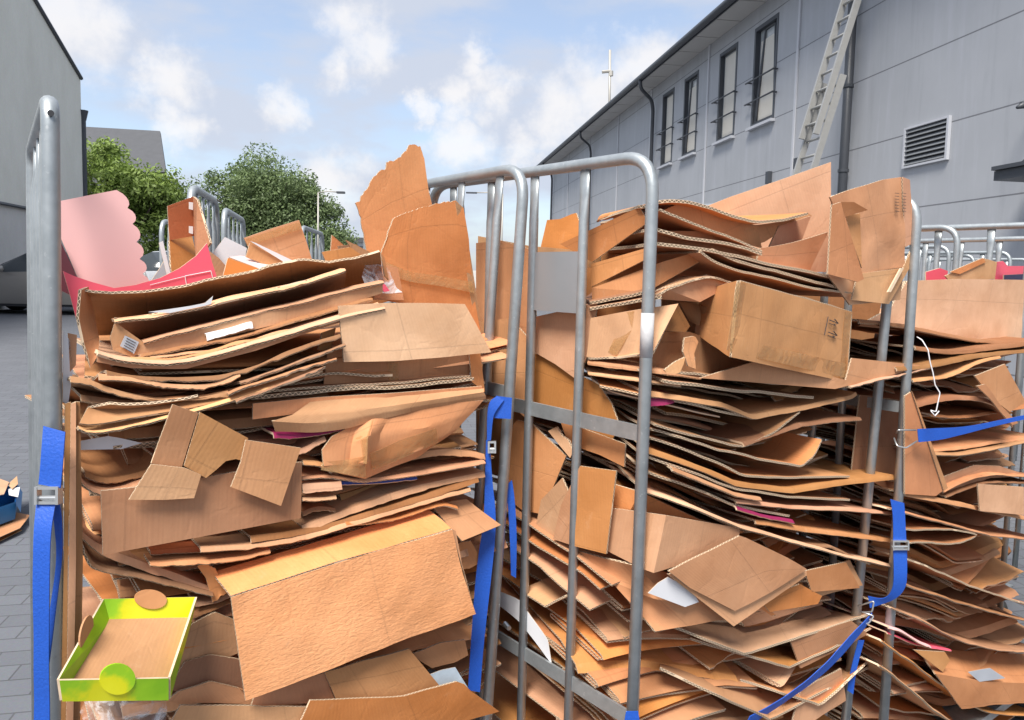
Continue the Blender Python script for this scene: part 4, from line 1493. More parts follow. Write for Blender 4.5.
0 and leaf(FA, [(86, 306), (140, 303), (200, 297), (250, 290), (310, 279), (340, 276)], 'grey brown inner flap below the frayed box wall', 'brown', -.08, .012, .2)
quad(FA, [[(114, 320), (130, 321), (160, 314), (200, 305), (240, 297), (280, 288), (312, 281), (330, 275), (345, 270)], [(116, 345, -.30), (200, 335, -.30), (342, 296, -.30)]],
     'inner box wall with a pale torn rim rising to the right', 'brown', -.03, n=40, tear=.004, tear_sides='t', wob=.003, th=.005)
leaf(FA, [(114, 321), (160, 315), (200, 306), (240, 298), (280, 289), (312, 281), (345, 270)], 'pale torn board edge lying along the inner box', 'pale', -.026, .003, .02, tear=.003)
for i, pts in enumerate(([(148, 312), (170, 309), (190, 306), (205, 303), (213, 296), (211, 304), (204, 306), (170, 313)],)):
    poly(FA, pts, 'crumpled scrap of white paper on the inner box rim', WHITEP, -.02, 'paper_scrap', 'paper', th=.001)
o = quad(FA, [[(115, 322), (143, 342)], [(110, 338), (138, 354)], [(113, 350), (132, 357)]], 'curved end of the inner box with a printed white label', 'tan', -.03, n=8, wob=.002)
lab_ = child(poly(FA, [(125, 335.5), (139, 342), (134, 354), (120, 346)], '', GREYP, -.0255, 'shipping_label', th=.0008), o)
child(part('label_print', merge([tube([FA(125.5 - i * .8 + 1, 338 + i * 2.4, -.0247), FA(136 - i * .8, 343 + i * 2.4, -.0247)], .0005, 4) for i in range(5)]), INK, None), o)
quad(FA, [[(143, 342), (160, 337), (180, 331), (220, 322), (260, 311), (300, 301), (340, 292), (383, 282)], [(136, 355), (170, 350), (220, 338), (300, 318), (383, 293)]],
     'front wall of the inner box, lit brown, rising to the right', 'tan', -.03, n=36, wob=.003)
leaf(FA, [(143, 342), (180, 331), (240, 316), (300, 301), (383, 282)], 'pale cut edge along the front wall of the inner box', 'pale', -.028, .003, .015)
leaf(FA, [(206, 334), (224, 329), (245, 323), (252, 322)], 'white glossy flap on the front wall of the inner box', WHITEP, -.018, .010, .03, lk=.006)
for i, (pts, m_, l_) in enumerate((
        ([(140, 355), (180, 349), (230, 338), (290, 322), (350, 306), (372, 300)], 'brown', .006),
        ([(150, 358), (200, 352), (240, 343), (270, 334), (310, 326), (360, 312), (378, 303)], 'tan', .005),
        ([(130, 359), (170, 359), (215, 351), (235, 341), (255, 338), (300, 328), (345, 316), (384, 306)], 'kraft', .006))):
    leaf(FA, pts, ['thin dark layer just under the front wall of the inner box', 'thin tan layer under the front wall of the inner box', 'wavy golden brown layer above the long bright curved edge'][i], m_, -.016 + .004 * i, l_ * .6, .3, dz=-.05, wob=.004, tear=.003)
o = leaf(FA, [(97, 352), (108, 356), (130, 360), (155, 362), (185, 361), (215, 354), (250, 344), (290, 332), (330, 320), (360, 312), (384, 308)], 'long board with a bright curved edge sweeping up across the left stack', 'pale', .0, .004, .32, th=.006, wob=.001)
quad(FA, [[(97, 354), (130, 363), (185, 364), (250, 347), (330, 323), (384, 310)], [(97, 362), (130, 368), (185, 369), (250, 352), (325, 327), (370, 314)]], 'brown outer face of the long curved board on the left stack', 'tan', -.004, n=30, wob=.003)
for i, (pts, m_, l_, lab2) in enumerate((
        ([(106, 371), (130, 377), (165, 378), (205, 378), (240, 372), (290, 352), (340, 334)], 'brown', .008, 'dark brown layer directly below the long curved board'),
        ([(98, 377), (125, 377), (150, 381), (190, 385), (214, 384), (240, 374)], 'tan', .010, 'double ply layer with open flutes, left end crushed, left stack'),
        ([(70, 377), (84, 379), (105, 387), (140, 394), (175, 395), (210, 393), (228, 390)], 'tan', .013, 'sagging tan board whose left end touches the white panel'),
        ([(240, 382), (275, 371), (310, 358), (345, 345)], 'brown', .004, 'short dark layer rising right below the curved board'),
        ([(228, 395), (262, 382), (300, 368), (336, 357)], 'kraft', .004, 'short golden brown layer rising right, ending at a point'),
        ([(236, 403), (270, 390), (300, 376), (325, 366)], 'brown', .003, 'lowest short layer of the rising bundle, left of the pale lid'))):
    leaf(FA, pts, lab2, m_, .004 + .003 * i, l_ * .6, .3, dz=-.07, wob=.004, tear=.004)
poly(FA, [(322, 333), (336, 328), (330, 352), (318, 350)], 'small ragged corner left of the pale lid on the left stack', 'brown', -.02)
# rolled fold at left
quad(FA, [[(110, 401), (128, 402), (175, 400), (198, 396)], [(88, 406, -.02), (110, 410, -.03), (170, 404, -.03)], [(79, 424), (88, 426), (110, 424), (172, 413), (235, 398), (300, 377), (318, 368)]],
     'folded board with a rolled left end below the sagging board', 'tan', .012, n=34, curve=True, wob=.003)
leaf(FA, [(79, 426), (92, 431), (130, 424), (180, 414), (240, 399), (322, 370)], 'pale lower ply of the rolled end board on the left stack', 'pale', .012, .003, .3)
leaf(FA, [(80, 398), (110, 402), (150, 405), (190, 402), (205, 396)], 'ragged dark layer tucked above the rolled end board', 'brown', -.01, .006, .3, tear=.003)
poly(FA, [(80, 441), (108, 436), (120, 438), (142, 443), (122, 449), (80, 450)], 'grey white paper slipped in at the left side below the rolled end', WHITEP, -.03, 'paper_sheet', 'paper', th=.001)
leaf(FA, [(84, 473), (105, 480), (140, 474), (160, 462), (170, 452)], 'large dark board sloping in behind the stepped flaps', 'brown', -.03, .006, .35)
leaf(FA, [(78, 468), (84, 484), (105, 492), (125, 490), (145, 482)], 'rolled lip of a brown board at the left below the white paper', 'tan', -.012, .006, .3)
# upright boards by the left frame
poly(FA, [(63, 330), (70, 341), (73, 372), (68, 405), (63, 402)], 'narrow white panel upright behind the near left post', WHITEP, -.02, 'upright_board', 'board')
poly(FA, [(65, 404), (71, 402), (68, 560), (66, 735), (60, 735), (64, 560)], 'outermost upright tan board behind the blue strapped left post', 'tan', .0)
poly(FA, [(71, 404), (76, 402), (76, 560), (73, 735), (66, 735), (69, 560)], 'second upright board by the left post, frayed pale edge', 'pale', .004, th=.006)
poly(FA, [(75, 402), (80, 402), (83, 560), (80, 735), (73, 735), (76, 560)], 'third upright board by the left post, dark brown', 'brown', .0, th=.006)
poly(FA, [(68, 333), (77, 335), (76, 365), (70, 372)], 'small tan corner peeping out above the sagging board, left edge', 'tan', -.02)

# ================================================================= LEFT STACK, right half
quad(FA, [[(338, 306), (384, 303), (430, 303), (464, 304)], [(344, 362), (395, 361), (445, 357), (490, 352)]], 'smooth pale lid tilted forward at the upper right of the left stack', 'light', .0, n=20, wob=.003)
hb = quad(FA, [[(327, 345), (400, 348), (470, 350)], [(323, 386), (395, 384), (469, 378)]], 'shaded tan box front under the pale lid', 'tan', -.045, n=14, wob=.002)
tape(hb, FA, [[(388, 362), (398, 362)], [(389, 384), (399, 384)]], -.040)
poly(FA, [(469, 348), (480, 350), (485, 392), (472, 382)], 'narrow upright end flap right of the shaded box front', 'orange', -.03)
leaf(FA, [(252, 397), (300, 392), (360, 388), (420, 385), (474, 379)], 'grey brown double wall edge under the shaded box front', 'brown', -.01, .0, .4, th=.0066)
leaf(FA, [(260, 393), (310, 389), (370, 385), (470, 377)], 'thin upper ply above the double wall edge, left stack', 'brown', -.015, .0, .4)
quad(FA, [[(252, 403), (320, 397), (400, 392), (482, 386)], [(252, 419), (300, 413), (350, 404), (400, 399), (430, 402), (482, 390)]], 'long orange brown face with creased folds, right half of left stack', 'orange', .0, n=28, wob=.004)
quad(FA, [[(310, 402), (340, 399), (400, 397), (484, 388)], [(292, 415, .012), (340, 413, .014), (400, 405, .012), (484, 392, .01)], [(272, 421, .015), (320, 424, .016), (380, 413, .014), (430, 404, .01), (486, 396, .008)], [(275, 431, .005), (330, 432, .01), (380, 419, .01), (430, 407, .006), (486, 399, .005)]],
     'rolled board with ribbed crease marks above the magenta strip', 'tan', .005, n=34, curve=True, wob=.003)
leaf(FA, [(273, 434), (300, 433), (320, 431), (346, 425)], 'magenta printed strip under the rolled ribbed board', MAGENTA, .004, .008, .2, name='printed_strip')
leaf(FA, [(290, 452), (305, 450), (315, 443), (325, 438)], 'small brown curl below the magenta strip', 'tan', .002, .006, .15)
o = quad(FA, [[(332, 436), (372, 414), (420, 406), (484, 400)], [(322, 450, .0), (352, 444, .004), (368, 436, .035), (380, 434, .010), (425, 428, .016), (474, 412)], [(324, 466, .006), (350, 464, .004), (366, 462, .034), (384, 460, .008), (420, 450, .012), (458, 428)], [(321, 466), (340, 474), (365, 479), (420, 455), (456, 430)]],
         'crumpled taped box corner bulging from the right half of the left stack', 'tan', .012, n=40, mrow=6, wob=.004)
tape(o, FA, [[(352, 462, -.026), (352, 440, -.024), (360, 422, -.03)], [(367, 464, .014), (368, 438, .016), (374, 418, -.02)]], .036)
tape(o, FA, [[(322, 462, -.02), (345, 460, -.02), (366, 456, .012)], [(321, 470, -.02), (345, 474, -.018), (366, 478, -.01)]], .036)
tape(o, FA, [[(370, 454, .01), (400, 440, -.005), (436, 428, -.005)], [(372, 470, -.01), (402, 458, -.012), (438, 442, -.015)]], .036)
for i, (pts, m_, k_, l_, lab2) in enumerate((
        ([(302, 476), (330, 474), (360, 480), (400, 477), (440, 470), (484, 462)], 'tan', .0048, .004, 'board running right just under the crumpled taped corner'),
        ([(410, 455), (440, 450), (470, 452), (484, 455)], 'tan', -.01, .010, 'wedge shaped board end at the right, beside the strap'),
        ([(302, 462), (320, 463), (330, 470)], 'kraft', .0, .006, 'short brown end at the left of the crumpled taped corner'),
        ([(340, 481), (380, 480), (416, 476)], BLUEP, -.005, .006, 'dark blue printed strip below the crumpled taped corner'),
        ([(302, 485), (320, 484), (341, 482)], 'pale', .008, .014, 'upper small block of stacked ends right of the torn flap'),
        ([(302, 498), (320, 498), (336, 495)], 'pale', .008, .005, 'lower small block of stacked ends right of the torn flap'),
        ([(302, 512), (318, 506), (335, 508)], 'brown', -.01, .006, 'short dark end under the small block of stacked ends'),
        ([(302, 528), (340, 512), (400, 492), (440, 480), (484, 472)], 'tan', -.006, .010, 'board slanting up to the right above the long grey brown pair'),
        ([(250, 538), (300, 531), (340, 521), (400, 503), (440, 491), (478, 478)], 'brown', .000, .008, 'upper of the long pair slanting up over the big orange box'),
        ([(200, 548), (240, 546), (300, 538), (340, 526), (400, 508), (470, 488)], 'tan', .0048, .006, 'lower of the long pair slanting up over the big orange box'),
        ([(345, 523), (380, 520), (410, 513), (440, 502), (456, 508)], 'orange', .004, .004, 'thin orange edge resting on the big orange box'))):
    leaf(FA, pts, lab2, m_, k_, l_, .35, wob=.003)
# stepped flaps
quad(FA, [[(172, 404), (198, 413)], [(151, 463), (181, 470)]], 'tall narrow flap of the stepped torn flaps, left one', 'tan', .02, n=10, wob=.003)
quad(FA, [[(151, 464), (186, 468), (201, 475)], [(129, 500), (165, 500), (194, 498)]], 'flap folded out below the tall narrow one', 'pale', .028, n=12, wob=.002)
poly(FA, [(200, 412), (248, 438), (243, 461), (236, 459), (226, 461), (216, 470), (206, 478), (184, 466)], 'middle stepped torn flap with a notched lower edge', 'tan', .022)
poly(FA, [(246, 440), (301, 448), (281, 506), (231, 487), (241, 462)], 'right stepped torn flap, tilted, with a fold line near its edge', 'tan', .028)
o = poly(FA, [(101, 491), (130, 488), (200, 478), (270, 466), (302, 462), (301, 518), (200, 537), (103, 555)], 'large tan box front hanging below the stepped torn flaps', 'tan', .012, th=.005)
# under it
for i, (pts, m_, k_, l_, lab2) in enumerate((
        ([(82, 530), (100, 548), (140, 562), (180, 575), (212, 588)], 'tan', -.02, .012, 'bowed board under the big tan front, sloping down right, upper'),
        ([(84, 548), (95, 567), (130, 572), (170, 582), (212, 593)], 'brown', -.012, .006, 'bowed board sloping down right, lower, above the green tray'),
        ([(150, 551), (190, 549), (240, 545), (300, 538)], 'rust', -.02, .006, 'reddish inner layer below the large tan front'),
        ([(150, 562), (190, 562), (230, 559), (270, 549)], 'orange', .004, .005, 'crumpled orange edge above the green tray'),
        ([(195, 600), (215, 598), (232, 590)], 'tan', -.02, .010, 'short torn end left of the big orange box, upper'),
        ([(190, 616), (212, 606), (236, 598)], 'brown', -.03, .006, 'short torn end left of the big orange box, lower'))):
    leaf(FA, pts, lab2, m_, k_, l_, .35, wob=.004, tear=.002)
quad(FA, [[(197, 566), (206, 563), (216, 570)], [(206, 578), (214, 572), (222, 582)], [(213, 602), (219, 600), (229, 592)]], 'torn orange paper curl at the left end of the big orange box', 'orange', -.01, n=12, tear=.008, wob=.006)
# big embossed orange box
o = quad(FA, [[(212, 573, -.07), (300, 548, -.07), (427, 509, -.07)], [(231, 597), (340, 562), (451, 529)]], 'big bright orange embossed box side slanting across the lower left stack', 'emboss', .05, n=30, wob=.002, name='big_orange_box', th=.005)
child(quad(FA, [[(231, 597), (340, 562), (451, 529)], [(238, 648), (350, 610), (463, 574)], [(246, 701), (350, 660), (476, 614)]], '', 'emboss', .05, n=36, wob=.0035, name='box_front', th=.005), o)
child(quad(FA, [[(427, 509, -.07), (430, 511, -.06)], [(451, 529), (455, 531)], [(476, 614), (470, 600)]], '', 'pale', .047, n=4, name='frayed_edge', th=.004, tear=.004), o)
quad(FA, [[(430, 505, -.05), (466, 500, -.05)], [(462, 541), (501, 525)]], 'brown board corner poking out right of the big orange box', 'kraft', .03, n=12)
quad(FA, [[(447, 545), (470, 540)], [(458, 572), (482, 562)]], 'small brown corner behind the strap right of the big orange box', 'tan', -.02, n=8, tear=.004)
# bottom right of the left stack
for i, (rows, m_, k_, lab2) in enumerate((
        ([[(324, 672), (365, 660), (408, 648)], [(336, 701), (390, 697), (443, 690)]], 'kraft', .02, 'flat brown panel below the big orange box, centre'),
        ([[(410, 655), (440, 643), (465, 640)], [(432, 668), (455, 662), (468, 655)]], 'tan', -.01, 'stacked corner below the big orange box, right'),
        ([[(255, 690), (300, 680), (324, 672)], [(250, 705), (300, 703), (335, 701)]], 'kraft', .015, 'brown panel left of the flat one, below the big orange box'),
        ([[(178, 690), (210, 680), (245, 690)], [(165, 700), (240, 704), (310, 706)]], 'tan', .0, 'brown sheet under the lower left corner of the big orange box'),
        ([[(190, 625), (215, 612), (235, 620)], [(170, 668), (200, 668), (241, 652)]], 'tan', -.02, 'brown sheet between the green tray and the big orange box, upper'),
        ([[(185, 662), (210, 655), (243, 660)], [(168, 690), (200, 695), (246, 690)]], 'brown', -.01, 'brown sheet between the green tray and the big orange box, lower'),
        ([[(310, 700), (400, 696), (460, 680), (470, 690)], [(300, 722), (400, 724), (460, 722), (500, 712)]], 'kraft', .04, 'lowest visible brown sheet with a torn right corner'),
        ([[(180, 704), (250, 706), (330, 706)], [(170, 722), (250, 726), (340, 726)]], 'tan', .03, 'lowest visible sheet below the green tray'))):
    quad(FA, rows, lab2, m_, k_, n=16, wob=.003, tear=.001)
quad(FA, [[(425, 676), (440, 670), (455, 667)], [(440, 697), (455, 694), (469, 690)]], 'white and pale blue printed sheet near the bottom of the left stack', simple('pale_blue_print', (.50, .60, .68), .5, 0, .25, 40), .012, n=8, name='printed_sheet', th=.001, cat='paper')
leaf(FA, [(310, 703), (360, 704), (410, 702), (442, 694), (462, 690)], 'grey white layer edge below the flat brown panel', GREYP, .015, .003, .2)

# green tray
TR_ = empty('green_tray', tuple(FA(115, 690, .10)))
tag(TR_, 'shallow yellow green fruit tray with brown inside, lower left', 'tray')
TR_['_org'] = tuple(TR_.location)


def tray_mat():
    mt, t, bs = new_mat('green_yellow_print')
    tc = N(t, 'ShaderNodeTexCoord')
    nz = N(t, 'ShaderNodeTexNoise', i_Scale=8.0, i_Detail=2.0)
    L(t, tc.outputs['Object'], nz.inputs['Vector'])
    n2 = N(t, 'ShaderNodeTexNoise', i_Scale=70.0, i_Detail=3.0)
    L(t, tc.outputs['Object'], n2.inputs['Vector'])
    c = ramp(t, M(t, 'MULTIPLY_ADD', n2.outputs['Fac'], .12, nz.outputs['Fac']), [(0.44, (0.22, 0.46, 0.01)), (0.56, (0.30, 0.55, 0.015)), (0.62, (0.68, 0.66, 0.01)), (0.75, (0.72, 0.70, 0.02))])
    L(t, c, bs.inputs['Base Color'])
    bs.inputs['Roughness'].default_value = 0.35
    return mt


GREEN = tray_mat()
fl_, fr_, bl_, br_ = FA(62, 700, .13), FA(168, 699, .12), FA(110, 622, .02), FA(190, 620, .01)
tf, tr2, tbl, tbr = FA(59, 679, .135), FA(168, 677, .125), FA(104, 599, .01), FA(195, 597, .0)


def wall_(name, a, b, c, d, mi_):
    nn = (b - a).cross(d - a).normalized() * .0035
    vs = [a, b, c, d, a + nn, b + nn, c + nn, d + nn]
    return mesh_obj(name, vs, [(0, 3, 2, 1), (4, 5, 6, 7), (0, 1, 5, 4), (1, 2, 6, 5), (2, 3, 7, 6), (3, 0, 4, 7)], [GREEN, EDGEP], TR_, [0, 0, 1, 1, 1, 1], False)


wall_('tray_wall', fl_, fr_, tr2, tf, 0)
wall_('tray_wall', br_, bl_, tbl, tbr, 0)
wall_('tray_wall', bl_, fl_, tf, tbl, 0)
wall_('tray_wall', fr_, br_, tbr, tr2, 0)
q = [fl_.lerp(tf, .12), fr_.lerp(tr2, .12), br_.lerp(tbr, .12), bl_.lerp(tbl, .12)]
mesh_obj('tray_floor', q + [p - V((0, 0, .003)) for p in q], [(0, 1, 2, 3), (7, 6, 5, 4), (0, 4, 5, 1), (1, 5, 6, 2), (2, 6, 7, 3), (3, 7, 4, 0)], [CARD['tan']], TR_, None, False,
         [[(0, 0), (.15, 0), (.15, .15), (0, .15)]] * 6)


def disc(name, c, e1, e2, mt, a0=0, a1=2 * math.pi, nn=26):
    vs = [c + e1 * math.cos(a0 + (a1 - a0) * i / nn) + e2 * math.sin(a0 + (a1 - a0) * i / nn) for i in range(nn + (0 if a1 - a0 > 6 else 1))]
    n_ = e1.cross(e2).normalized() * .0025
    k = len(vs)
    vs2 = [v + n_ for v in vs]
    fs = [tuple(range(k)), tuple(range(2 * k - 1, k - 1, -1))] + [(i, (i + 1) % k, (i + 1) % k + k, i + k) for i in range(k)]
    return mesh_obj(name, vs + vs2, fs, [mt], TR_, None, False, [[(0, 0)] * len(f) for f in fs])


mid = tbl.lerp(tbr, .49)
disc('tab', mid + V((0, .0, -.002)), (tbr - tbl) * .175, (tbl - bl_).normalized() * .0165, CARD['tan'])
mid = tf.lerp(tr2, .52)
disc('tab', mid - fw * .002, (tr2 - tf) * .165, (tf - fl_).normalized() * .024 + V((0, .004, 0)), GREEN)
mid = tf.lerp(tbl, .55)
disc('tab', mid, (tbl - tf) * .15, (tf - fl_).normalized() * .022, CARD['tan'])
ink = [tf.lerp(tr2, x).lerp(fl_.lerp(fr_, x), yy) - fw * .0015 for x, yy in ((.88, .25), (.95, .2), (.98, .45), (.95, .8), (.88, .85), (.85, .6))]
mesh_obj('leaf_print', ink, [tuple(range(6))], [simple('green_ink', (.07, .25, .01), .5)], TR_, None, False)
tag(sheet('plastic_film', [FA.line([(85, 700), (120, 698), (160, 702)], .02), FA.line([(80, 712), (115, 716), (165, 712)], .05), FA.line([(90, 730), (130, 735), (160, 730)], .04)], .0006, FILM, 24, 8, wob=.014, edge=FILM),
    'crumpled clear film under the green tray', 'plastic film')

# ================================================================= MIDDLE STACK, seen between the left tubes
K = -.02
poly(FS, [(476, 243), (502, 241), (533, 250), (537, 352), (476, 345)], 'golden brown upright board behind the bent tubes, top left of the middle stack', 'kraft', -.05)
poly(FS, [(478, 322), (510, 318), (530, 340), (528, 420), (480, 380)], 'orange brown board below the upright one, behind the strap', 'orange', -.035)
poly(FS, [(547, 220), (560, 219), (572, 214), (576, 213), (583, 232), (586, 250), (540, 250)], 'small orange torn board rising left of the folded boxes', 'orange', -.14)
poly(FS, [(478, 236), (530, 246), (600, 252), (600, 268), (478, 262)], 'pale board top edge behind the square metal plate', 'pale', -.10)
poly(FS, [(534, 317), (597, 303), (592, 345), (577, 380), (555, 364), (534, 352)], 'pale pinkish panel directly under the square metal plate', 'pale', -.03)
poly(FS, [(526, 350), (548, 358), (585, 378), (598, 384), (611, 403), (619, 425), (612, 440), (526, 408)], 'large golden board with a rounded corner behind the upper cross bar', 'kraft', -.04)
poly(FS, [(560, 420), (625, 444), (624, 467), (600, 455), (568, 444)], 'golden corner showing below the cross bar near the front tube', 'kraft', -.03)
poly(FS, [(517, 420), (531, 423), (566, 456), (552, 490), (541, 514), (522, 510), (497, 490), (500, 440)], 'orange board leaning diagonally below the cross bar', 'orange', -.02)
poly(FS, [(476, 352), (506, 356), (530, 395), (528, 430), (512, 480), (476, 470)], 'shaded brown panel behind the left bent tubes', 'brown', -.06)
poly(FS, [(548, 431), (556, 427), (562, 436), (568, 440), (573, 452), (570, 458), (560, 446)], 'small pale torn curl between the orange board and the cross bar', 'pale', -.015, th=.006)
o = poly(FS, [(580, 466), (616, 471), (606, 554), (574, 546)], 'small upright golden box beside the front tube of the middle cage', 'kraft', .006, name='small_box', cat='box')
child(poly(FS, [(561, 505), (580, 466), (574, 546), (553, 539)], '', 'tan', .004, name='box_side'), o)
poly(FS, [(541, 500), (562, 478), (572, 500), (555, 540), (536, 525)], 'tan flap left of the small upright golden box', 'tan', -.012)
for i, (pts, m_) in enumerate((([(495, 505), (530, 525), (575, 556), (612, 586)], 'tan'), ([(500, 520), (540, 548), (580, 572), (600, 590)], 'kraft'), ([(508, 545), (540, 566), (560, 586), (590, 610)], 'tan'), ([(520, 590), (545, 606), (565, 596)], 'pale'))):
    fr = FS.line(pts, .0)
    rows = [[p + VV * .25 + V((0, 0, .02)) for p in fr], fr]
    tag(sheet('cardboard_sheet', rows, .0045, m_, 20, 4, wob=.002), ['first slanting board edge between the left tubes, below the small box', 'second slanting board edge between the left tubes', 'third slanting board edge between the left tubes', 'short pale end between the left tubes, lower'][i], 'cardboard')
quad(FS, [[(497, 590), (520, 600), (548, 640)], [(500, 606), (520, 622), (552, 664)]], 'white printed paper with dark letters tucked between the lower left tubes', WHITEP, -.004, n=10, name='printed_paper', th=.001, cat='paper')

# ================================================================= MIDDLE STACK, top
# folded boxes whose rounded folds face left
def fold(rows_left, rows_right, label, mat='kraft', face=FB, k=0.0):
    pass


for i, (L4, m_, lab2) in enumerate((
        ([(560, 244), (639, 207), (648, 222), (592, 262)], 'kraft', 'topmost folded box of the middle stack, smooth side face'),
        ([(591, 264), (646, 248), (648, 258), (591, 287)], 'kraft', 'second folded box from the top of the middle stack, side face'),
        ([(592, 288), (662, 262), (702, 250), (706, 258), (660, 284), (648, 292), (592, 300)], 'kraft', 'third folded box of the middle stack, with a long rounded fold'))):
    poly(FB, [(p[0], p[1]) for p in L4], lab2, m_, -.03 - .0 * i)
for i, (pts, m_, th_, k_, l_, lab2) in enumerate((
        ([(638, 207), (645, 208), (655, 202), (682, 201), (705, 206), (730, 216), (757, 224), (775, 222), (808, 214)], 'kraft', .0064, -.02, .0, 'top board with a thick fluted edge ending under the lone flap'),
        ([(660, 210), (680, 219), (705, 228), (740, 241), (762, 251)], 'kraft', .0048, .0, .0, 'second fluted edge from the top, descending right'),
        ([(655, 229), (680, 236), (710, 241), (740, 247), (762, 254)], 'tan', .0064, .004, .0, 'third fluted edge from the top, double wall, descending right'),
        ([(655, 244), (690, 246), (720, 252), (745, 258), (790, 268), (830, 277), (850, 281), (884, 290)], 'kraft', .0064, .006, .0, 'long fluted edge running under the curved flap to the right post'),
        ([(700, 252), (714, 262), (735, 270), (760, 274), (790, 281), (815, 289), (870, 297)], 'tan', .0048, .010, .0, 'fluted edge above the taped box, turned down at its left end'),
        ([(712, 250), (740, 262), (780, 272), (830, 286), (865, 293)], 'brown', .006, .004, .0, 'dark fluted edge between two longer ones, top of middle stack'),
        ([(590, 303), (610, 299), (640, 293), (652, 291)], 'brown', .0064, .0, .0, 'short bundle of fluted edges left of the front tube'),
        ([(590, 309), (610, 306), (640, 300), (662, 297)], 'tan', .0064, .004, .0, 'lower short bundle of fluted edges left of the front tube'))):
    leaf(FB, pts, lab2, m_, k_, l_, .38, .0, th_, wob=.002)
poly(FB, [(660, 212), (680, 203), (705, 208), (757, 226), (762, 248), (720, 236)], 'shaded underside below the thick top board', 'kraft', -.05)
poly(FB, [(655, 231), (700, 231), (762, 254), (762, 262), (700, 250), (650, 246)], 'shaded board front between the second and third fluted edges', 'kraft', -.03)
poly(FB, [(640, 298), (664, 288), (708, 275), (736, 283), (700, 302)], 'brown flap sloping over the left end of the taped box', 'tan', -.01)
leaf(FB, [(642, 301), (660, 295), (668, 288), (690, 281), (709, 275), (735, 284)], 'torn pale edge above the tented box', 'tan', .0, .0, .2, tear=.003)
# lone boards standing at the top right
o = poly(FB, [(690, 213, -.12), (730, 197, -.08), (780, 180, -.02), (831, 162, .04), (831, 262, .04), (770, 266, -.03), (720, 240, -.09)], 'large pale board standing like a sail at the top of the middle stack', 'pale', -.16)
quad(FB, [[(688, 208), (704, 211), (726, 224), (757, 225), (778, 222), (808, 213)], [(700, 232), (735, 242), (760, 244), (790, 226), (812, 216)]], 'shaded flap with a wavy rim in front of the sail board', 'kraft', -.06, n=20, wob=.003)
poly(FB, [(779, 226), (811, 216), (802, 240), (790, 250), (768, 250)], 'tan inner flap in front of the sail board', 'tan', -.055)
quad(FB, [[(760, 248), (775, 246), (795, 242), (815, 236), (828, 232)], [(756, 263), (775, 268), (795, 270), (808, 273)]], 'curved tan flap pointing up right at the top of the middle stack', 'tan', -.02, n=16, curve=True, wob=.002)
poly(FB, [(814, 238), (837, 232), (830, 262), (826, 272), (806, 272)], 'narrow ribbed strip behind the curved flap', 'pale', -.06, th=.006)
poly(FB, [(832, 205), (841, 202), (864, 279), (858, 282), (828, 274)], 'leaning triangular flap in front of the tall upright box', 'kraft', .05)
poly(FB, [(841, 202), (854, 202), (868, 210), (845, 217)], 'short horizontal flap joined to the leaning triangular one', 'brown', .05)
poly(FB, [(846, 216), (860, 213), (862, 268), (852, 240)], 'shaded inner flap behind the leaning triangular one', 'tan', .035)
o = quad(FB, [[(830, 197), (855, 188), (880, 180), (902, 177)], [(850, 240), (903, 235)], [(858, 274), (880, 271), (903, 267)]], 'tall upright box at the top right of the middle stack', 'pale', .02, n=16, wob=.005, name='upright_box', cat='box')
child(quad(FB, [[(902, 177), (909, 180)], [(904, 247), (914, 242)]], '', 'tan', .022, n=6, name='box_side'), o)
child(poly(FB, [(858, 274), (903, 268), (914, 244), (913, 262), (889, 304), (852, 300)], '', 'pale', .026, name='box_flap'), o)
child(poly(FB, [(901, 268, .0), (904, 268, 0), (891, 292, .01), (888, 292, .01)], '', EDGEP, .034, name='fluted_edge'), o)
child(part('staples', merge([tube([FB(895, y, .028), FB(899, y + .5, .028)], .0007, 4) for y in range(193, 212, 3)] + [tube([FB(902, y, .03), FB(906, y + .5, .03)], .0007, 4) for y in range(193, 212, 3)]), INK, None), o)
poly(FB, [(828, 275), (860, 262), (905, 262), (900, 300), (850, 305)], 'pale floor flap at the foot of the tall upright box', 'pale', .01)

poly(FB, [(662, 240), (884, 292), (860, 400), (662, 385)], 'added dark backing board closing the hollow behind the taped box', 'brown', -.42)  # added backing; the hollow's shade is put into its dark brown
poly(FS, [(585, 250), (650, 240), (650, 385), (585, 370)], 'added dark backing board behind the folded boxes, left of the front tube', 'brown', -.25)  # second added backing, brown standing in for the shaded gap

# tented box
o = quad(FB, [[(592, 318), (640, 309), (678, 304)], [(588, 357), (620, 358), (652, 356)]], 'tented box side with a strip of tape, crossed by the front tube', 'tan', .0, n=16, wob=.004)
tape(o, FB, [[(622, 313), (618, 330), (608, 352)], [(634, 311), (632, 330), (616, 356)]], .006)
poly(FB, [(678, 304), (690, 326), (686, 332), (660, 331)], 'small triangle inside the tented box', 'brown', -.02)
leaf(FB, [(588, 358), (620, 359), (640, 356), (652, 355)], 'thin pale edge at the foot of the tented box', 'pale', .004, .0, .1)
poly(FB, [(652, 332), (690, 332), (765, 358), (765, 384), (650, 370)], 'big board behind the taped box, shade put in its brown', 'brown', -.05)  # face in shade, painted with the darker brown card
quad(FB, [[(686, 338), (696, 336), (699, 342)], [(684, 352), (694, 350), (694, 354)], [(688, 366), (695, 369), (694, 369)]], 'curled narrow flap hanging left of the taped box', 'tan', .004, n=8, wob=.005)
quad(FB, [[(665, 370), (676, 362), (686, 357)], [(668, 376), (680, 373), (684, 364)]], 'rounded pale curl of torn paper below the hanging flap', 'pale', .006, n=10, wob=.004)
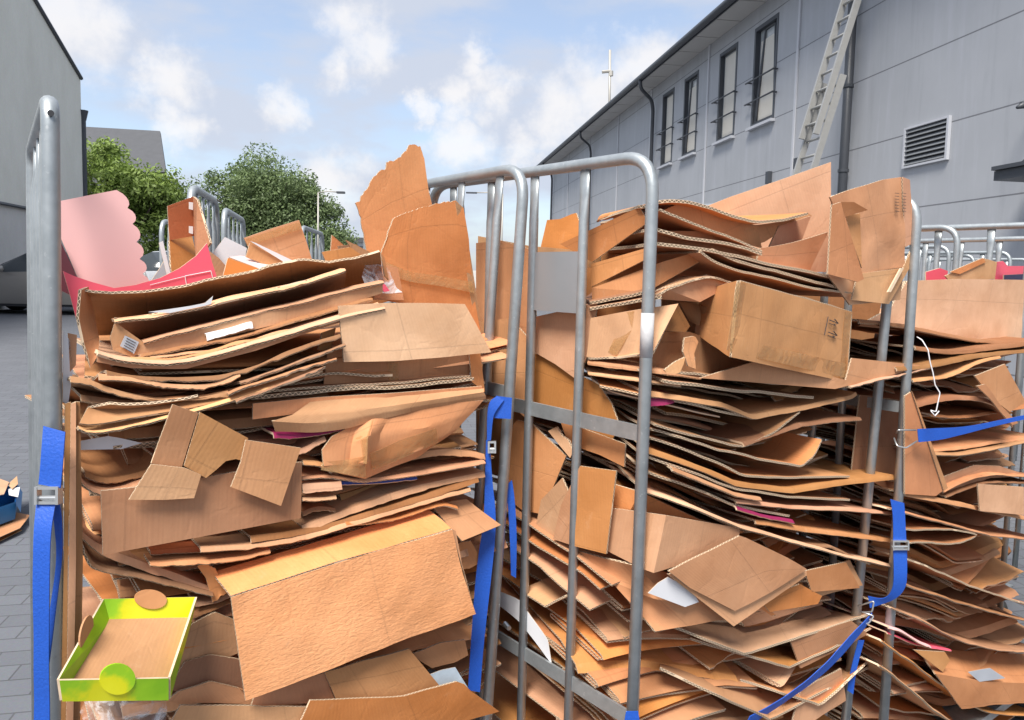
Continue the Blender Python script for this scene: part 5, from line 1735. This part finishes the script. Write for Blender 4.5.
# taped box
tb = empty('taped_box', tuple(FB(770, 370, .03)))
tag(tb, 'taped carton with two small printed arrows on its front, upper middle stack', 'box')
tb['_org'] = tuple(tb.location)
q = [FB(740, 281, .08), FB(852, 312, .02), FB(846, 382, .02), FB(730, 357, .08)]
lft = [FB(704, 291, -.08), FB(740, 281, .08), FB(730, 357, .08), FB(696, 333, -.08)]
sheet('box_front', [q[:2], [q[3], q[2]]], .0045, 'kraft', 22, 8, wob=.003, parent=tb)
sheet('box_end', [lft[:2], [lft[3], lft[2]]], .0045, 'kraft', 12, 8, wob=.004, parent=tb)
sheet('box_end', [[q[1], q[1] + U * .16], [q[2], q[2] + U * .16]], .0045, 'kraft', 8, 6, wob=.002, parent=tb)
sheet('box_top', [[lft[0], q[1] + U * .16], [q[0], q[1]]], .0045, 'kraft', 14, 5, wob=.002, parent=tb)
sheet('end_flap', [[FB(704, 291, -.08), FB(720, 287, 0)], [FB(700, 305, -.08), FB(724, 313, 0)]], .0045, 'kraft', 8, 3, wob=.002, parent=tb)
sheet('end_flap', [[FB(679, 302, -.10), FB(700, 305, -.08), FB(728, 313, .04)], [FB(690, 320, -.09), FB(706, 330, -.05), FB(730, 345, .06)]], .0045, 'tan', 12, 5, wob=.003, parent=tb)
sheet('tape', [[FB(738, 282, .088), FB(747, 284, .079)], [FB(727, 350, .088), FB(738, 356, .079)]], .0006, TAPE, 6, 10, wob=.002, parent=tb, edge=TAPE)
sheet('tape', [[FB(733, 338, .083), FB(848, 364, .025)], [FB(731, 352, .083), FB(846, 378, .025)]], .0006, TAPE, 18, 3, wob=.0015, parent=tb, edge=TAPE)
sheet('tape', [[FB(845, 312, .026), FB(851.5, 313, .022)], [FB(840, 378, .026), FB(845.5, 380, .022)]], .0006, TAPE, 6, 8, wob=.0015, parent=tb, edge=TAPE)


def tbp(u, v, o=.006):   # a point on the box front, in picture shares
    p = q[0].lerp(q[1], u).lerp(q[3].lerp(q[2], u), v)
    n_ = (q[1] - q[0]).cross(q[3] - q[0]).normalized()
    if n_.dot(C0 - p) < 0: n_ = -n_
    return p + n_ * o


ar = [tube([tbp(.735, .16), tbp(.715, .42)], .0009, 5)]
for vv_ in (.20, .37):
    ar.append(tube([tbp(.75, vv_), tbp(.84, vv_ + .015)], .0011, 5))
    ar.append(tube([tbp(.80, vv_ - .03), tbp(.84, vv_ + .015), tbp(.80, vv_ + .045)], .0013, 5))
    ar.append(tube([tbp(.75, vv_ + .045), tbp(.82, vv_ + .06)], .0008, 5))
part('arrow_print', merge(ar), INK, tb)

# ================================================================= MIDDLE STACK, front edges
poly(FB, [(760, 360), (846, 380), (852, 358), (928, 366), (835, 389), (700, 378)], 'flat pinkish sheet under the taped box, its point past the right posts', 'tan', .03)
leaf(FB, [(850, 386), (880, 379), (905, 373), (929, 368)], 'lower ply of the pointed sheet under the taped box', 'pale', .034, .003, .2)
for i, (pts, m_, th_, k_, l_, lab2) in enumerate((
        ([(588, 362), (620, 366), (660, 371), (700, 376)], 'tan', .0045, .0, .006, 'bright tan layer under the tented box'),
        ([(588, 373), (640, 380), (680, 384)], 'pale', .0045, .004, .004, 'pale layer second below the tented box'),
        ([(640, 369), (680, 373), (740, 379), (790, 385), (850, 388)], 'tan', .0048, .006, .0, 'fluted edge along the shadow under the pointed sheet'),
        ([(664, 381), (700, 386), (740, 391), (780, 395), (814, 397)], 'pale', .006, .012, .0, 'double fluted pale edge ending in mid stack'),
        ([(640, 391), (680, 397), (720, 404), (752, 416), (800, 407), (850, 396), (856, 392)], 'tan', .005, .006, .008, 'layer with a bright folded corner pointing right, below the pale edge'),
        ([(600, 386), (640, 394), (690, 404), (730, 414), (748, 417)], 'tan', .0048, .008, .0, 'fluted edge meeting the bright folded corner'),
        ([(592, 380), (610, 392), (640, 400), (690, 410), (720, 416)], WHITEP, .003, -.012, .0, 'white lined layer left of the front tube'),
        ([(655, 425), (690, 434), (730, 444), (745, 446), (775, 432), (800, 412)], 'brown', .0045, .01, .0, 'shaded brown sheet with a downward corner, centre of middle stack'),
        ([(742, 444), (770, 434), (800, 424), (830, 420), (860, 418)], 'brown', .005, .006, .006, 'crushed greyish edge right of the shaded brown sheet'),
        ([(645, 428), (680, 437), (720, 450), (760, 460), (802, 467), (815, 455), (822, 440)], 'kraft', .0048, .012, .0, 'orange tinted sheet with a square downward corner near the right'),
        ([(645, 437), (680, 448), (720, 464), (742, 475), (795, 478), (850, 476)], 'tan', .0048, .006, .0, 'fluted edge below the orange tinted sheet'),
        ([(645, 448), (690, 462), (735, 482), (790, 489), (850, 480), (893, 476)], 'kraft', .0045, .010, .010, 'golden folded board bending right at mid height'),
        ([(645, 456), (690, 471), (738, 489), (790, 497), (850, 500)], 'tan', .0048, .014, .0, 'fluted edge just below the golden folded board'),
        ([(671, 468), (700, 480), (735, 494), (760, 498)], 'kraft', .0045, .018, .006, 'reddish golden ply peeling off, left centre'),
        ([(645, 470), (690, 488), (730, 504), (790, 516)], 'tan', .0048, .010, .0, 'fluted edge above the lower magenta strip'),
        ([(735, 507), (760, 514), (792, 521)], MAGENTA, .004, .014, .006, 'magenta printed strip in the lower middle stack'),
        ([(645, 400), (665, 398), (672, 396)], MAGENTA, .003, -.01, .014, 'small magenta patch behind the front tube'),
        ([(735, 500), (790, 506), (850, 509), (893, 512)], 'tan', .0045, .012, .006, 'smooth tan layer reaching the right posts, above'),
        ([(755, 520), (800, 528), (850, 534), (897, 540)], 'kraft', .0045, .010, .008, 'smooth golden layer reaching the right posts, below'),
        ([(640, 488), (690, 506), (740, 526), (800, 543), (850, 556), (893, 566)], 'pale', .0045, .024, .005, 'long pale edged board sloping down to a point between the right posts'),
        ([(800, 544), (830, 546), (850, 556), (870, 562)], 'brown', .0045, .012, .004, 'short dark layer over the long pale edged board'))):
    leaf(FB, pts, lab2, m_, k_, l_, .4, .0, th_, wob=.002, tear=.0012, curve=False)
poly(FB, [(606, 482), (640, 492), (700, 520), (745, 532), (700, 545), (612, 545)], 'dark golden panel right of the small upright box', 'orange', -.01)
quad(FB, [[(612, 508), (660, 514), (740, 528)], [(605, 549), (652, 573), (736, 546)]], 'pinkish tan sheet with its corner pointing down, below the dark panel', 'tan', .02, n=16, wob=.002)
quad(FB, [[(668, 571), (740, 535), (786, 557)], [(690, 588), (760, 560), (805, 568)], [(735, 611), (770, 592), (806, 569)]], 'smooth yellowish board jutting forward, lower middle stack', 'pale', .045, n=18, wob=.002, name='jutting_board')
quad(FB, [[(667, 574), (740, 560), (806, 571)], [(733, 626), (770, 600), (806, 575)]], 'second yellowish board right under the jutting one', 'pale', .036, n=18, wob=.002)
poly(FB, [(648, 593), (658, 583), (668, 577), (692, 590), (699, 602), (685, 607)], 'crumpled white paper under the jutting yellowish board', WHITEP, .03, 'paper_sheet', 'paper', th=.001)
quad(FB, [[(575, 550), (640, 566), (740, 590)], [(610, 580), (660, 600), (745, 610)], [(655, 632), (705, 622), (762, 612)]], 'bright orange sheet below the white paper', 'orange', .012, n=18, wob=.002)
poly(FB, [(805, 571), (846, 562), (860, 588), (812, 592)], 'kraft coloured square corner right of the jutting board', 'tan', .02)
poly(FB, [(760, 600), (800, 584), (822, 596), (818, 604), (770, 612)], 'short orange brown flap right of the jutting board', 'orange', .02)

# V shaped lower sheets: corners point at the camera
rnd = random.Random(5)
lowB = [(642, 652, 560, 596, 870, 588, 'tan'), (700, 640, 610, 600, 872, 600, 'kraft'), (668, 664, 556, 600, 850, 612, 'tan'), (612, 646, 505, 575, 700, 620, 'tan'), (745, 655, 650, 618, 868, 615, 'pale'),
        (718, 702, 600, 640, 868, 640, 'tan'), (640, 690, 530, 612, 790, 640, 'kraft'), (575, 650, 505, 600, 660, 618, 'brown'), (790, 668, 690, 640, 872, 628, 'kraft'), (770, 720, 660, 668, 868, 668, 'tan'), (690, 726, 560, 660, 800, 690, 'pale'),
        (820, 705, 740, 680, 868, 660, 'orange'), (600, 700, 520, 640, 690, 676, 'kraft')]
for i, (cx, cy, lx, ly, rx, ry, m_) in enumerate(lowB):
    if lx < 650: continue
    if lx < 660: ly, lx = ly + (cy - ly) * (660 - lx) / (cx - lx), 660
    k_ = .012 + .003 * (i % 4)
    fr = [FB(lx, ly, k_ - .05), FB((lx + cx) / 2, (ly + cy) / 2, k_ - .01), FB(cx, cy, k_), FB((rx + cx) / 2, (ry + cy) / 2, k_), FB(rx, ry, k_ - .02)]
    bk = [FB(lx, ly, -.15) + V((0, 0, .01)), FB(cx * .5 + rx * .5, ly - 18, -.22), FB(rx, ry - 6, -.15)]
    tag(sheet('cardboard_sheet', [bk, fr], .0055, m_, 30, 5, wob=.002), 'corner first board low in the middle stack, %s' % ['widest tan', 'golden, centre', 'tan, below the widest', 'left tan, behind the tubes', 'pale, under the jutting board', 'bottom centre tan', 'golden, left of centre', 'dark, far left', 'golden, right', 'bottom tan by the strap', 'bottom pale', 'orange, by the right posts', 'bottom left golden'][i],
        'cardboard')
# a few between the right posts
for i, (rows, m_) in enumerate((([[(808, 575), (850, 560)], [(815, 597), (862, 585)]], 'kraft'), ([[(790, 640), (850, 620)], [(800, 668), (868, 634)]], 'tan'), ([[(800, 690), (840, 668)], [(790, 735), (845, 700)]], 'pale'))):
    quad(FB, rows, ['upper', 'middle', 'lowest'][i] + ' flat end showing between strap and right posts', m_, .006, n=10)

# ================================================================= RIGHT STACK
quad(FC, [[(905, 281), (960, 279), (1030, 280), (1110, 282)], [(890, 308), (960, 312), (1110, 322)], [(858, 326), (930, 334), (1030, 346), (1115, 356)]], 'wide pale sheet lying across the top of the right stack', 'light', -.16, n=26, wob=.003, th=.006)
quad(FC, [[(905, 281), (960, 279), (1110, 281)], [(902, 288), (960, 289), (1110, 291)]], 'folded back rim of the wide pale sheet on the right stack', 'light', -.19, n=18, wob=.003)
poly(FC, [(945, 276), (962, 268), (983, 258), (997, 262), (995, 279), (950, 281)], 'pointed tan flap rising behind the wide pale sheet', 'pale', -.22)
poly(FC, [(950, 272), (983, 258), (986, 262), (960, 274)], 'orange edge of the pointed flap behind the wide pale sheet', 'orange', -.215)
poly(FC, [(995, 262), (1003, 261), (1008, 266), (1040, 266), (1040, 281), (995, 281)], 'red packaging seen behind the wide pale sheet', RED, -.30, 'red_packaging', 'packaging')
poly(FC, [(926, 272), (940, 268), (948, 271), (946, 284), (926, 284)], 'small red packaging left of the pointed flap behind the pale sheet', RED, -.30, 'red_packaging', 'packaging')
poly(FC, [(1004, 275), (1040, 273), (1040, 282), (1004, 282)], 'dark blue packaging in front of the red one', simple('navy', (.03, .035, .09), .5), -.28, 'blue_packaging', 'packaging')
for i, (pts, m_, th_, k_, l_, lab2) in enumerate((
        ([(858, 320), (890, 322), (930, 332), (980, 341), (1040, 346)], 'brown', .006, -.06, .008, 'dark rim just under the wide pale sheet'),
        ([(915, 346), (950, 352), (1000, 346), (1050, 340)], 'brown', .005, -.02, .01, 'shaded layer second under the wide pale sheet'),
        ([(895, 368), (930, 366), (970, 356), (1020, 350), (1060, 350)], 'brown', .0045, .0, .008, 'layer slanting up right, upper part of the right stack'),
        ([(912, 380), (950, 376), (975, 362), (1000, 356)], 'tan', .0045, .006, .006, 'lighter layer slanting up right, upper part of the right stack'),
        ([(916, 404), (945, 396), (985, 398), (1000, 410), (1012, 424)], 'brown', .0045, .008, .01, 'arched brown flap above the blue strap'),
        ([(930, 414), (960, 417), (990, 412), (1040, 404)], 'kraft', .0045, -.01, .006, 'curved golden layer just above the blue strap'),
        ([(925, 450), (960, 448), (990, 442), (1040, 436)], 'tan', .0045, -.01, .006, 'layer just below the blue strap'),
        ([(932, 454), (960, 455), (985, 450), (1040, 438)], 'tan', .0048, .008, .004, 'fluted layer with a pale torn edge below the blue strap'),
        ([(942, 491), (960, 481), (985, 473), (1010, 474), (1045, 478)], 'tan', .0048, .008, .005, 'arched board resting against the leaning brown panel'),
        ([(945, 496), (965, 488), (990, 480), (1045, 484)], 'brown', .0045, .004, .004, 'second arched board under the first, right stack'),
        ([(905, 492), (940, 500), (985, 508), (1045, 522)], 'kraft', .0045, .010, .010, 'golden torn board below the leaning panel'),
        ([(893, 510), (940, 520), (980, 534), (1045, 540)], 'tan', .0048, .012, .004, 'long tan board at the height of the strap buckle'),
        ([(905, 530), (945, 528), (985, 533), (960, 545), (910, 543)], 'tan', .0045, .018, .0, 'pointed sheet end right of the strap buckle'),
        ([(905, 558), (940, 572), (985, 592), (1045, 610)], 'tan', .0048, .016, .0, 'broad board sloping down right in the lower right stack'),
        ([(900, 582), (940, 596), (975, 606), (1045, 626)], 'brown', .0045, .010, .004, 'dark board under the broad sloping one'),
        ([(890, 606), (930, 625), (960, 640), (1000, 650), (1045, 652)], 'tan', .0045, .014, .004, 'bent board above the lowest torn sheet, right stack'),
        ([(880, 640), (920, 668), (960, 700), (1000, 716), (1060, 712)], 'kraft', .0048, .012, .004, 'wide sheet sloping into the lower right corner, upper'),
        ([(878, 664), (910, 688), (940, 716), (980, 735), (1060, 730)], 'tan', .0048, .016, .004, 'wide sheet sloping into the lower right corner, lower'),
        ([(886, 632), (920, 646), (950, 650)], RED, .003, .004, .004, 'thin red printed edge low in the right stack'))):
    leaf(FC, pts, lab2, m_, k_, l_, .35, .0, th_, wob=.003, tear=.0015)
poly(FC, [(905, 396), (911, 392), (945, 489), (936, 496), (905, 494)], 'tall brown panel leaning against the front post of the right stack', 'kraft', .02)
poly(FC, [(912, 391), (915, 398), (948, 488), (944, 491)], 'ribbed pale edge of the tall leaning panel', 'tan', .024, th=.006)
poly(FC, [(860, 395), (905, 398), (906, 500), (852, 470)], 'brown board showing between the two right posts', 'brown', -.10)
poly(FC, [(975, 376), (1005, 364), (1026, 402), (1010, 412), (992, 398)], 'square tan flap tilted above the blue strap', 'tan', .03)
quad(FC, [[(976, 386), (984, 384)], [(992, 402), (998, 402)], [(1012, 425), (1018, 423)]], 'narrow bent strip hanging over the blue strap', 'tan', .034, n=6)
poly(FC, [(978, 484), (1024, 487), (1024, 515), (980, 511)], 'small pale block like flap at the right edge', 'pale', .03)
poly(FC, [(935, 480), (975, 465), (1000, 466), (1030, 476), (990, 478), (950, 492)], 'brown inner sheet behind the arched board', 'tan', -.01)
quad(FC, [[(916, 646, -.1), (970, 652, -.1), (1060, 655, -.1)], [(935, 674), (985, 682), (1060, 684)], [(962, 709), (1000, 704), (1060, 702)]], 'lowest torn brown sheet with a wavy front, right stack', 'kraft', .03, n=18, wob=.004, tear=.003, tear_sides='b')
quad(FC, [[(968, 672), (990, 668)], [(980, 682), (1005, 678)]], 'small grey printed label on the lowest torn sheet', GREYP, .036, n=6, name='label_sheet', cat='label', th=.001)
leaf(FC, [(888, 626), (900, 630), (915, 640), (930, 646)], 'thin pink printed edge low beside the front post', PINK, .012, .006, .2, name='printed_board')
poly(FC, [(914, 650), (945, 652), (950, 660), (943, 672)], 'small brown corner poking down in the lower right stack', 'tan', .028)

# ================================================================= odds on the ground, left
gb = empty('blue_box', tuple(at(5, 520, 2.62)))
tag(gb, 'blue box lying on the paving at the left edge', 'box')
gb['_org'] = tuple(gb.location)
BB = simple('blue_box_print', (0.02, 0.17, 0.42), .45, 0, .15, 20)
d0 = 2.62
z0 = 0.0
gp_ = at(15, 521, d0)


def gpt(px, py, z):
    """point above the ground at height z"""
    r = ray(px, py)
    t = (z - C0.z) / r.z
    return C0 + r * t


a, b, c, d = gpt(-55, 545, .06), gpt(15, 519, .06), gpt(18, 500, .06), gpt(-55, 520, .06)
h = V((0, 0, .11))
vs = [a, b, c, d, a + h, b + h + V((.01, 0, 0)), c + h, d + h]
mesh_obj('box_body', vs, [(3, 2, 1, 0), (0, 1, 5, 4), (1, 2, 6, 5), (2, 3, 7, 6), (3, 0, 4, 7)], [BB], gb, None, False)
mesh_obj('box_flap', [b + h, c + h, c + h + V((.045, -.02, -.05)), b + h + V((.05, -.02, -.06))], [(0, 1, 2, 3)], [BB], gb, None, False)
for i, (pts, z, m_, lab2) in enumerate((
        ([(-40, 500), (14, 512), (30, 515), (20, 528), (-30, 550)], .045, 'tan', 'tan cardboard sheet lying under the blue box on the paving'),
        ([(-40, 530), (10, 526), (22, 530), (2, 540), (-40, 560)], .012, 'orange', 'orange brown scrap lying in front of the blue box'),
        ([(-30, 482), (-2, 478), (9, 482), (4, 494), (-30, 500)], .20, 'pale', 'pale torn piece on top of the blue box'),
        ([(8, 484), (17, 476), (18, 484), (12, 489)], .19, 'pale', 'small curled pale scrap beside the blue box'))):
    P_ = [gpt(x, y, z) for x, y in pts]
    tag(plate('cardboard_scrap', P_, .004, m_), lab2, 'cardboard')
P_ = [gpt(x, y, .18) for x, y in ((8, 489), (20, 487), (18, 497), (9, 495))]
tag(plate('paper_scrap', P_, .001, WHITEP), 'crumpled white paper tucked beside the blue box', 'paper')

for o in list(bpy.data.objects):
    if '_org' in o: del o['_org']
